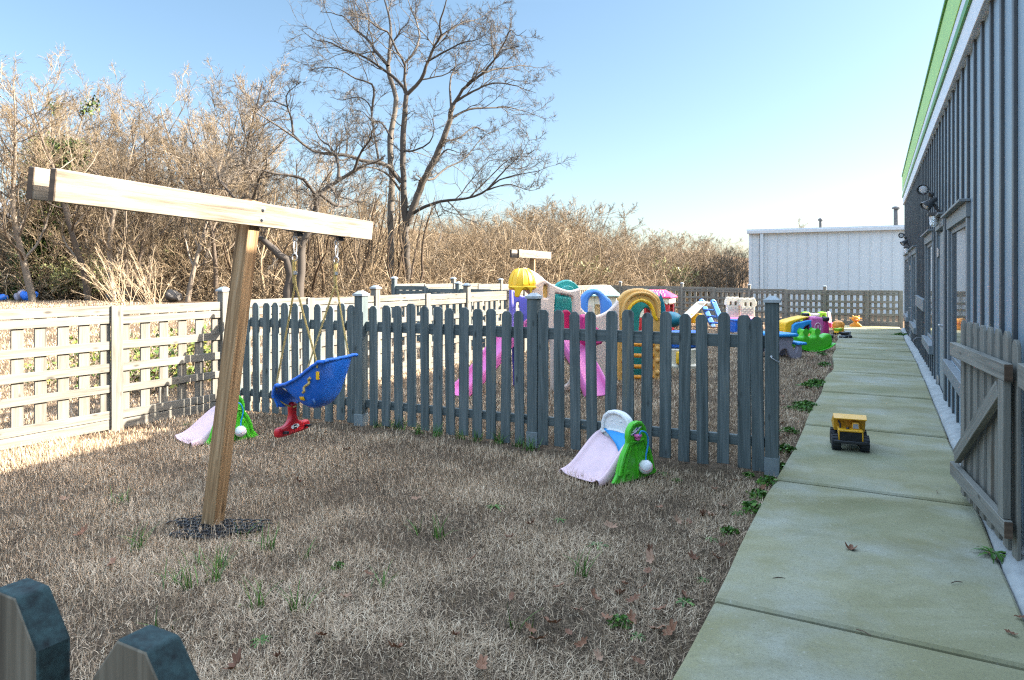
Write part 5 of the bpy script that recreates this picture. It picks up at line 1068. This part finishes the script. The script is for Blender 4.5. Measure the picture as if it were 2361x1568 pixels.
P = grow(np.stack([X, Y, Z0 - 0.1], 1), np.stack([rng.normal(0, .5, n), rng.normal(0, .4, n), np.ones(n)], 1), h * 1.15, 6, 0.30, 0.0); r0 = rng.uniform(0.007, 0.022, n) * (0.6 + h / 5)
Rr = r0[:, None] * np.linspace(1, 0.35, 6); tint = np.clip(rng.normal(0.5, 0.25, n), 0, 1)
a, ar = spawn(P, Rr, 5, 0.15, 1, 0.4, 1.3, 0.25, 0.65, 0.6, 5, 0.28, -0.02, 0.007)
b, br = spawn(a, ar, 3, 0.2, 1, 0.4, 1.2, 0.35, 0.8, 0.7, 4, 0.28, -0.02, 0.006)
m_ = 520; ix = rng.choice(np.flatnonzero(px < 950), m_, replace=False); hh = np.clip(hm[ix] * rng.uniform(.9, 1.5, m_), 1.5, 7)
P2 = grow(np.stack([X[ix], Y[ix] + .3, Z0[ix] - .1], 1), np.stack([rng.normal(0, .18, m_), rng.normal(0, .15, m_), np.ones(m_)], 1), hh, 9, 0.13, 0.02); R2 = rng.uniform(.02, .06, m_)[:, None] * np.linspace(1, .25, 9)
a2, ar2 = spawn(P2, R2, 9, .25, 1, .4, 1.0, .2, .45, .45, 6, .14, .03, .008)
o = link('undergrowth', tube_mesh('undergrowth', [(P, Rr, 4, tint), (a, ar, 3, np.repeat(tint, 5)), (b, br, 3, None), (P2, R2, 6, rng.choice([0.0, 0.05, 0.15, 0.5], m_)), (a2, ar2, 4, None)]), M['brush'], ang=180)
tag(o, 'tangled tan leafless thicket filling the ground beyond the fences', 'undergrowth', kind='stuff')

# leafy shrubs behind the left fence and in the thicket
def shrub_mesh(seed, n, hgt, rad, leaf):
    global rng; rng = np.random.default_rng(seed); k = 16
    P = grow(np.stack([rng.normal(0, .08, k), rng.normal(0, .08, k), np.zeros(k) - .05], 1), np.stack([rng.normal(0, .5 * rad / hgt, k), rng.normal(0, .5 * rad / hgt, k), np.ones(k)], 1), hgt * rng.uniform(.6, 1.1, k), 7, 0.14, 0)
    Rr = 0.009 * np.linspace(1, .3, 7)[None].repeat(k, 0); a, ar = spawn(P, Rr, 7, .2, 1, .4, 1.1, .25, .5, .6, 5, .15, 0.02, .003)
    i = rng.integers(0, len(a), n); t = rng.integers(1, 5, n); C = a[i, t] + rng.normal(0, 0.05, (n, 3))
    return tube_mesh('stems', [(P, Rr, 4, None), (a, ar, 3, None)]), leaf_quads('foliage', C, leaf)
SHR = [shrub_mesh(51, 330, 0.95, 0.6, 0.075), shrub_mesh(52, 260, 0.8, 0.7, 0.08), shrub_mesh(53, 1500, 1.9, 1.2, 0.10)]
for q, (px, Y, v, k) in enumerate(((95, 8.8, 1, .5), (200, 9.6, 1, .7), (235, 8.6, 0, .75), (300, 9.2, 0, .75), (345, 8.8, 1, .85), (390, 9.8, 0, .8), (430, 9.4, 1, .85), (475, 10.4, 0, .8), (505, 9.7, 1, .7))):
    p = at(px, HY, Y); r = empty('leafy_shrub', (p.x, p.y, G(p.x, p.y)), q * 1.7, 'low green and yellow leafed shrub seen through the left lattice fence', 'shrub', 'shrubs behind the left lattice fence'); r.scale = (k, k, k)
    link('stems', SHR[v][0], M['bark'], r); link('foliage', SHR[v][1], M['privet'], r, smooth=False)
for px, Y, k, lb, mt in ((1345, 31, 1.5, 'pale green bush in the thicket above the mint roofed playhouse', 'pale_green'), (1560, 34, 1.3, 'pale green bush in the thicket right of the red roofed playhouse', 'pale_green'), (145, 21, .75, 'dark green bush in the thicket right of the blue tarpaulin heap', 'ivy'), (215, 21, .8, 'dark green bush in the thicket above the middle of the left fence', 'ivy'), (370, 24, 1.25, 'yellow green bush between tree trunks above the left fence', 'privet')):
    p = at(px, HY, Y); r = empty('leafy_shrub', (p.x, p.y, G(p.x, p.y)), 0.5, lb, 'shrub'); r.scale = (k, k, k)
    link('stems', SHR[2][0], M['bark'], r); link('foliage', SHR[2][1], M[mt], r, smooth=False)
# arching dry plume grasses behind the left fence
rng = np.random.default_rng(61); n = 26
P = grow(np.zeros((n, 3)) + rng.normal(0, .10, (n, 3)) * (1, 1, 0), np.stack([rng.normal(-.35, .35, n), rng.normal(0, .3, n), np.ones(n)], 1), rng.uniform(0.8, 1.6, n), 9, 0.03, -0.05); Rr = 0.009 * np.linspace(1, .4, 9)[None].repeat(n, 0)
a, ar = spawn(P, Rr, 26, .55, 1, .2, .6, .10, .22, .5, 4, .1, -.06, .003); PL = tube_mesh('stalks', [(P, Rr, 4, rng.uniform(.7, 1, n)), (a, ar, 3, rng.uniform(.75, 1, len(a)))])
for px, Y, lb in ((283, 15.5, 'larger arching clump of pale dry plume grass just above the left fence'), (352, 17, 'smaller pale dry plume grass clump nearer the swing post')):
    p = at(px, HY, Y); link_o = link('plume_grass', PL, M['brush'], None, (p.x, p.y, G(p.x, p.y)), (0, 0, px), ang=180); tag(link_o, lb, 'ornamental grass')

# ------------------------------------------------------------------ far left house and dumped things
p = at(-45, HY, 33); hs = empty('white_house', (p.x, p.y, G(p.x, p.y) - 0.3), R(20), 'pale white house with grey roof just showing at the left picture edge', 'house')
mb = MB(); mb.box(-2.4, 1.55, -2.5, 2.5, 0, 2.2)
for k in range(14): mb.box(-2.4, 1.555, -2.515, -2.501, 0.1 + k * .15, 0.22 + k * .15)
mb.build('wall', M['metal_wall'], hs)
mb = MB(); mb.loft([[(-2.8, -2.9, 2.2), (1.85, -2.9, 2.2), (1.85, 0, 3.6), (-2.8, 0, 3.6)], [(-2.8, -2.9, 2.32), (1.85, -2.9, 2.32), (1.85, 0, 3.72), (-2.8, 0, 3.72)]], closed=True, cap=True); mb.loft([[(-2.8, 2.9, 2.2), (1.85, 2.9, 2.2), (1.85, 0.002, 3.6), (-2.8, 0.002, 3.6)], [(-2.8, 2.9, 2.32), (1.85, 2.9, 2.32), (1.85, 0.002, 3.72), (-2.8, 0.002, 3.72)]], closed=True, cap=True); mb.build('roof', M['grey_plastic'], hs)
mb = MB(); mb.box(1.45, 1.6, -2.56, -2.45, 0, 2.2); mb.build('corner_trim', M['white'], hs)
def heap(px, py, Y, size, mat, label, seed, cat='junk heap', name='junk_heap'):
    q = np.random.default_rng(seed); p = at(px, py, Y); z = G(p.x, p.y); h = max(p.z - z, size[2]); b = MB(); b.ball((0, 0, h * 0.5), (size[0], size[1], h * 0.5), 28, 18)
    o = b.build(name, M[mat], None, (p.x, p.y, z - 0.02), (0, 0, 0)); me = o.data; co = np.empty(len(me.vertices) * 3); me.vertices.foreach_get('co', co); co = co.reshape(-1, 3)
    f = 1 + 0.22 * np.sin(co[:, 0] * 7 + seed) * np.sin(co[:, 1] * 8) + 0.16 * np.sin(co[:, 0] * 17 + co[:, 2] * 13 + seed) + 0.07 * np.sin(co[:, 1] * 31 + co[:, 0] * 27); co[:, :2] *= f[:, None]; co[:, 2] *= 1 + 0.5 * (f - 1)
    me.vertices.foreach_set('co', co.ravel()); me.update(); tag(o, label, cat); return o
heap(66, 668, 20.0, (0.2, 0.2, 0.2), 'blue', 'crumpled blue tarpaulin heap above the left end of the fence', 1)
heap(4, 676, 20.0, (0.15, 0.2, 0.2), 'blue', 'dark blue tarpaulin bundle at the left picture edge below the white house', 2)
heap(50, 668, 20.2, (0.2, 0.2, 0.3), 'mauve', 'dull pinkish bundle beside the crumpled blue tarpaulin', 3)
heap(272, 680, 20.2, (0.30, 0.3, 0.4), 'debris', 'dark grey dumped heap behind the dry plume grass', 4)
heap(403, 678, 20.2, (0.22, 0.3, 0.35), 'debris', 'grey brown rubble heap above the fence left of the swing post', 5)
heap(175, 686, 21.5, (0.36, 0.35, 0.4), 'debris', 'brown brushwood and rubble heap above the middle of the left fence', 6)

# ------------------------------------------------------------------ plastic ground mesh round the swing post
gp = Vector((-1.80, 4.12, 0)); mb = MB(); c_ = 0.033
for i in range(-22, 23):
    for j in range(-22, 23):
        x = c_ * 1.732 * (i + 0.5 * (j % 2)); y = c_ * 1.5 * j; rad = math.hypot(x * 0.9, y * 1.35 + 0.15 * x)
        if rad > 0.23 + 0.06 * math.sin(3 * math.atan2(y, x) + 1) + 0.04 * math.sin(7 * math.atan2(y, x)): continue
        for k in range(3):
            a = R(30 + 60 * k); a2 = R(90 + 60 * k); x0, y0, x1, y1 = x + c_ * math.cos(a), y + c_ * math.sin(a), x + c_ * math.cos(a2), y + c_ * math.sin(a2)
            z = 0.022; dx, dy = -(y1 - y0) / c_ * 0.003, (x1 - x0) / c_ * 0.003
            z0_, z1_ = G(gp.x + x0, gp.y + y0) + z, G(gp.x + x1, gp.y + y1) + z
            mb.add([(x0 - dx, y0 - dy, z0_), (x0 + dx, y0 + dy, z0_), (x1 + dx, y1 + dy, z1_), (x1 - dx, y1 - dy, z1_)], [(0, 1, 2, 3)])
pol = [(0.21 * (1 + .2 * math.sin(3 * a + 1) + .16 * math.sin(5 * a + 1)) * math.cos(a) / .9, 0.21 * (1 + .2 * math.sin(3 * a + 1) + .16 * math.sin(5 * a + 1)) * math.sin(a) / 1.35) for a in np.linspace(0, 6.2832, 40, endpoint=False)]
mb.add([(0, 0, G(gp.x, gp.y) + .012)] + [(x, y, G(gp.x + x, gp.y + y) + .010) for x, y in pol], [(0, 1 + i, 1 + (i + 1) % 40) for i in range(40)], 1)
o = mb.build('ground_mesh', [M['black'], M['soil']], None, gp, solid=0.006, smooth=False); tag(o, 'black honeycomb plastic ground mesh round the foot of the leaning swing post', 'ground mesh')

# ------------------------------------------------------------------ dry grass
def blades(X, Y, L, wd, lean, tint, seed):
    q = np.random.default_rng(seed); n = len(X); az = q.uniform(0, 2 * math.pi, n); z = gz(X, Y); h = np.stack([np.cos(az), np.sin(az), np.zeros(n)], 1); side = np.stack([-np.sin(az), np.cos(az), np.zeros(n)], 1)
    b = np.stack([X, Y, z - 0.004], 1); l1 = lean; l2 = np.minimum(lean + q.uniform(0.0, 0.6, n), 1.7)
    up = np.array((0, 0, 1.0)); m1 = b + (h * np.sin(l1)[:, None] + up * np.cos(l1)[:, None]) * (L * .5)[:, None]; sw_ = side * (q.normal(0, .10, n) * L)[:, None]
    tip = m1 + (h * np.sin(l2)[:, None] + up * np.cos(l2)[:, None]) * (L * .5)[:, None] + sw_; tip[:, 2] = np.maximum(tip[:, 2], z + 0.008)
    w = side * (wd * .5)[:, None]; V = np.stack([b - w, b + w, m1 - w * .85, m1 + w * .85, tip], 1).reshape(-1, 3); k = np.arange(n)[:, None] * 5
    return V, k + np.array([[0, 1, 3, 2]]), k + np.array([[2, 3, 4]]), np.repeat(tint, 5)
def patch_noise(X, Y): return np.sin(X * 3.1 + 1.3 * np.sin(Y * 2.3)) * np.sin(Y * 3.7 + 1.1 * np.sin(X * 1.9)) + 0.6 * np.sin(X * 7.3 + Y * 2.1) * np.sin(Y * 8.1 - X * 3.3)
rng = np.random.default_rng(99); VV, QQ, TT, AA = [], [], [], []; off = 0
edges = [0.9, 1.6, 2.2, 3, 4, 5, 6.5, 8, 11, 15, 20, 27]; dens_ = [12000, 20000, 19000, 15000, 11500, 8200, 6000, 2800, 1400, 700, 420]
for i, dn in enumerate(dens_):
    y0, y1 = edges[i], edges[i + 1]; xa, xb = -0.95 * y1 - 0.6, 0.70 * y1 + 0.3; n = int(dn * (y1 - y0) * (xb - xa)); X = rng.uniform(xa, xb, n); Y = rng.uniform(y0, y1, n); s_, d_ = sd(X, Y)
    ed = np.interp(s_, [-4, 4, 7, 10, 13, 17, 22], [1.26, 1.23, 1.26, 1.34, 1.45, 1.60, 1.65]) - 0.01; pn = patch_noise(X, Y); keep = (d_ > ed) & (s_ < 24) & ((d_ < 13) | (s_ < 8))
    prob = np.clip(0.80 + 0.45 * pn, 0.3, 1); prob = np.where(d_ < ed + 0.35, np.maximum(prob, 0.75) * 0.9, prob)
    k_ = (X - PA[0]) * PD[0] + (Y - PA[1]) * PD[1]; off_ = -(X - PA[0]) * PD[1] + (Y - PA[1]) * PD[0]; prob = np.where((off_ > -0.32) & (off_ < 0.08) & (k_ > 0.6) & (k_ < 5.9), prob * 0.22, prob)
    rp = np.hypot((X - gp.x) * .9, (Y - gp.y) * 1.35); prob = np.where(rp < 0.27, prob * 0.45, prob); keep &= rng.uniform(0, 1, n) < prob
    X, Y, pn = X[keep], Y[keep], pn[keep]; n = len(X); stand = ss(1.2, -1.2, pn * 0 + X * .25 + (4.2 - Y) * .6 + pn * .5)
    lean = np.where(rng.uniform(0, 1, n) < 0.2 + 0.55 * stand, np.abs(rng.normal(0.15, 0.3, n)), rng.uniform(0.8, 1.55, n))
    L = rng.uniform(0.022, 0.066, n) * (1 + 0.25 * (pn > 0.3)); wd = rng.uniform(0.0017, 0.0034, n) * max(1, y0 / 4.2); t = np.clip(rng.normal(0.56, 0.24, n) + 0.10 * pn, 0, 1)
    v, q4, t3, a = blades(X, Y, L, wd, lean, t, 100 + i); VV.append(v); QQ.append(q4 + off); TT.append(t3 + off); AA.append(a); off += len(v)
o = link('dry_grass', np_mesh('dry_grass', np.concatenate(VV), np.concatenate(QQ), np.concatenate(TT), np.concatenate(AA)), M['straw'], smooth=False)
tag(o, 'matted straw coloured winter lawn covering the whole yard', 'grass', kind='stuff')

# green tufts, weeds, dead leaves
def tuft_mesh(seed, n, h, lean0):
    q = np.random.default_rng(seed); V, Q, T, A = [], [], [], []
    for i in range(n):
        az = q.uniform(0, 6.28); le = abs(q.normal(lean0, .3)); L = h * q.uniform(.5, 1.1); w = 0.0035; b = np.array((q.normal(0, .025), q.normal(0, .025), -.005)); hd = np.array((math.cos(az), math.sin(az), 0)); sd_ = np.array((-math.sin(az), math.cos(az), 0)); k = len(V)
        for j, u in enumerate((0, .35, .7, 1)):
            c = b + (hd * math.sin(le * (0.5 + u)) * u + np.array((0, 0, 1)) * u * math.cos(le * (.4 + u * .6))) * L; ww = w * (1 - u * .85); V += [c - sd_ * ww, c + sd_ * ww]
        Q += [[k + 2 * j, k + 2 * j + 1, k + 2 * j + 3, k + 2 * j + 2] for j in range(3)]; A += [q.uniform(0, 1)] * 8
    return np_mesh('tuft', np.array(V), np.array(Q), None, np.array(A))
def rosette_mesh(seed, n, L, jag=True):
    q = np.random.default_rng(seed); V, Q, A = [], [], []
    for i in range(n):
        az = 6.28 * i / n + q.normal(0, .25); ll = L * q.uniform(.55, 1.1); hd = np.array((math.cos(az), math.sin(az), 0)); sd_ = np.array((-math.sin(az), math.cos(az), 0)); k = len(V); up = q.uniform(.15, .7)
        for j in range(8):
            u = j / 7; c = hd * ll * u + np.array((0, 0, 1)) * (ll * (up * u - (up + .12) * u * u) + 0.006); w = ll * 0.13 * math.sin(math.pi * min(1, u * .9 + .08)) * (1 if not jag or j % 2 else .5); V += [c - sd_ * w + np.array((0, 0, w * .3)), c, c + sd_ * w + np.array((0, 0, w * .3))]
        for j in range(7):
            for m in range(2): Q.append([k + 3 * j + m, k + 3 * j + m + 1, k + 3 * j + m + 4, k + 3 * j + m + 3])
        A += [q.uniform(.1, .9)] * 24
    return np_mesh('rosette', np.array(V), np.array(Q), None, np.array(A))
TU = [tuft_mesh(1, 16, .15, .35), tuft_mesh(2, 10, .12, .5), tuft_mesh(3, 34, .13, .6)]; RO = [rosette_mesh(4, 12, .10)]
for sd_i, nn, ra in ((5, 150, .075), (6, 420, .13)):
    rng = np.random.default_rng(sd_i); th_ = rng.uniform(0, 6.28, nn); rd_ = ra * np.sqrt(rng.uniform(0, 1, nn)) * (1 + .3 * np.sin(3 * th_)); RO.append(leaf_quads('weed', np.stack([rd_ * np.cos(th_), rd_ * np.sin(th_) * .8, rng.uniform(.008, .05, nn) * (1.2 - rd_ / ra * .7)], 1), 0.024, 0.5))
tg = 'thin bright green grass sprigs growing through the dry lawn'
for i, (px, py) in enumerate(((318, 1268), (470, 1300), (510, 1312), (560, 1240), (430, 1360), (405, 1350), (598, 1400), (365, 1460), (680, 1410), (880, 1360), (620, 1270), (965, 1230), (1010, 1240), (700, 1290), (1340, 1330), (285, 1160), (500, 1340), (1190, 1450))):
    p = ground(px, py); o = link('grass_tuft', TU[i % 2], M['fresh'], None, (p.x, p.y, p.z), (0, 0, i * 1.3)); tag(o, tg, 'grass tuft', 'green sprigs in the lawn')
for i, (px, py) in enumerate(((868, 985), (895, 985), (920, 990), (962, 1000), (1005, 1005), (1060, 1012), (1100, 1018), (1150, 1022), (1195, 1030), (1222, 1038))):
    p = ground(px, py); o = link('grass_tuft', TU[2], M['fresh'], None, (p.x, p.y, p.z), (0, 0, i * 1.1)); tag(o, 'bushy green grass tuft at the foot of the picket fence', 'grass tuft', 'green tufts along the picket fence'); k = 0.8 + 0.5 * ((i * 7) % 5) / 5; o.scale = (k, k, k)
for i, (px, py) in enumerate(((1560, 1110), (1530, 1095), (1725, 1098), (1640, 1245), (1680, 1230), (1700, 1185), (780, 1310), (1470, 1470), (1430, 1440), (1580, 1390), (1290, 1200), (1140, 1170), (430, 980), (600, 1480), (1620, 1340), (1380, 1260))):
    p = ground(px, py); o = link('weed', RO[(i + 1) % 2 if i < 9 else 0], M['fresh'], None, (p.x, p.y, p.z), (0, 0, i * 0.9)); tag(o, 'small flat green weed lying in the dry lawn', 'weed', 'weeds in the lawn'); k = 0.5 + 0.35 * ((i * 5) % 7) / 7; o.scale = (k, k, k)
for i, (px, py) in enumerate(((1868, 893), (1880, 888), (1858, 940), (1846, 948), (1820, 1000), (1808, 1045), (1790, 1085), (1770, 1120), (1750, 1150), (1900, 845), (1894, 820), (1735, 1180))):
    p = ground(px, py); o = link('weed', RO[2 if i < 4 else 1], M['fresh'], None, (p.x, p.y, p.z + .01), (0, 0, i * 0.7)); tag(o, 'dense green weed growing along the left edge of the path', 'weed', 'weeds along the path edge'); k = 1.1 + 0.4 * ((i * 3) % 4) / 4; o.scale = (k, k, k)
p = site(0.62, 0.02); o = link('dandelion', rosette_mesh(8, 15, .13), M['fresh'], None, (p[0], p[1], G(*p) + .045)); tag(o, 'jagged leafed green dandelion in the crack between path and wall near the gate', 'weed')
p = site(18.4, 0.02); o = link('weed', RO[2], M['fresh'], None, (p[0], p[1], G(*p) + .045)); o.scale = (1.6, 1.6, 1.6); tag(o, 'lone green weed at the far end of the path against the building', 'weed')
def leaf_mesh(seed, lobes, curl, star=False):
    q = np.random.default_rng(seed); ol = []; n = 44
    for i in range(n):
        a = 2 * math.pi * i / n; r = (0.55 + 0.45 * abs(math.cos(lobes * a / 2)) ** 0.8) * (1 if star else (0.5 + 0.5 * abs(math.cos(a)) ** 1.1)); ol.append((r * math.cos(a) * 0.055, r * math.sin(a) * (0.055 if star else 0.04)))
    V = [(0, 0, 0)] + [(x * .5, y * .5, 0) for x, y in ol] + [(x, y, 0) for x, y in ol]; V = np.array(V); V[:, 2] = curl * (V[:, 1] ** 2) * 14 + curl * V[:, 0] ** 2 * 6 + 0.004 * np.sin(V[:, 0] * 160 + seed); V[:, 2] -= V[:, 2].min()
    T = np.array([[0, 1 + i, 1 + (i + 1) % n] for i in range(n)]); Q = np.array([[1 + i, 1 + n + i, 1 + n + (i + 1) % n, 1 + (i + 1) % n] for i in range(n)])
    return np_mesh('leaf', V, Q, T, np.full(len(V), q.uniform(0.1, 0.75)))
LF = [leaf_mesh(i, 7, c) for i, c in enumerate((1.0, 1.5, 0.5, 2.0, 1.2))]; q = random.Random(4)
spots = [(1222, 1465), (1272, 1452), (1330, 1420), (545, 1548), (1380, 1530), (1110, 1550), (912, 1510), (850, 1335), (1225, 1218), (1410, 1225), (1520, 1180), (1440, 1360), (1495, 1330), (1175, 1250), (795, 1390), (1400, 1440), (1340, 1500), (1310, 1475), (800, 1045), (1500, 1300), (1240, 1490), (1545, 1470), (1470, 1540), (640, 1530), (330, 1500), (1290, 1365), (1090, 1300), (1460, 1395), (690, 1120), (960, 1160), (1520, 1420), (1370, 1390), (1180, 1390), (1050, 1480), (150, 1160), (260, 1310), (190, 1240), (740, 1480), (1600, 1300), (1640, 1200)]
for i, (px, py) in enumerate(spots):
    p = ground(px, py); o = link('oak_leaf', LF[i % 5], M['oak_leaf'], None, (p.x, p.y, p.z + 0.028), (q.uniform(-.5, .5), q.uniform(-.5, .5), q.uniform(0, 6.28))); tag(o, 'curled brown oak leaf lying on the dry lawn', 'dead leaf', 'oak leaves on the lawn'); k = q.uniform(0.5, 0.95); o.scale = (k, k, k)
for i in range(110):
    s = q.uniform(-0.9, 12); p = site(s, path_edge(s) + q.uniform(0.03, 0.45)); o = link('oak_leaf', LF[i % 5], M['oak_leaf'], None, (p[0], p[1], G(*p) + 0.012), (q.uniform(-.6, .6), q.uniform(-.6, .6), q.uniform(0, 6.28))); tag(o, 'dry leaf scrap in the bare soil strip along the path', 'dead leaf', 'leaf scraps beside the path'); k = q.uniform(0.35, 0.8); o.scale = (k, k, k)
def path_pt(px, py): p = ground(px, py); return (p.x * 0.97, p.y * 0.97, p.z + 0.05)
o = link('star_leaf', leaf_mesh(12, 5, 1.2, True), M['oak_leaf'], None, path_pt(1960, 1268), (0.1, 0, 1)); o.scale = (.6, .6, .6); tag(o, 'pale star shaped dry leaf lying alone on the concrete path', 'dead leaf')
for i, (px, py) in enumerate(((2285, 1278), (2292, 1290), (2330, 1462), (2352, 1425))):
    o = link('leaf_scrap', LF[2], M['oak_leaf'], None, path_pt(px, py), (0, 0, i)); o.scale = (.5, .5, .5); tag(o, 'pale leaf scrap on the path close to the building wall', 'dead leaf', 'leaf scraps near the wall')
rng = np.random.default_rng(5)
for i, (px, py) in enumerate(((1795, 1335), (2160, 1135), (1990, 1460), (2205, 1345))):
    x, y, z = path_pt(px, py); mb = MB(); a = i * 1.1; mb.tube([(-.03 * math.cos(a), -.03 * math.sin(a), 0), (0, 0.006, 0.003), (.03 * math.cos(a), .03 * math.sin(a), 0)], 0.0022, 5); o = mb.build('twig', M['end_grain'], None, (x, y, z)); tag(o, 'tiny dark twig lying on the concrete path', 'twig', 'twigs on the path')
cam_d.dof.use_dof = True; cam_d.dof.focus_distance = 6.5; cam_d.dof.aperture_fstop = 18.0
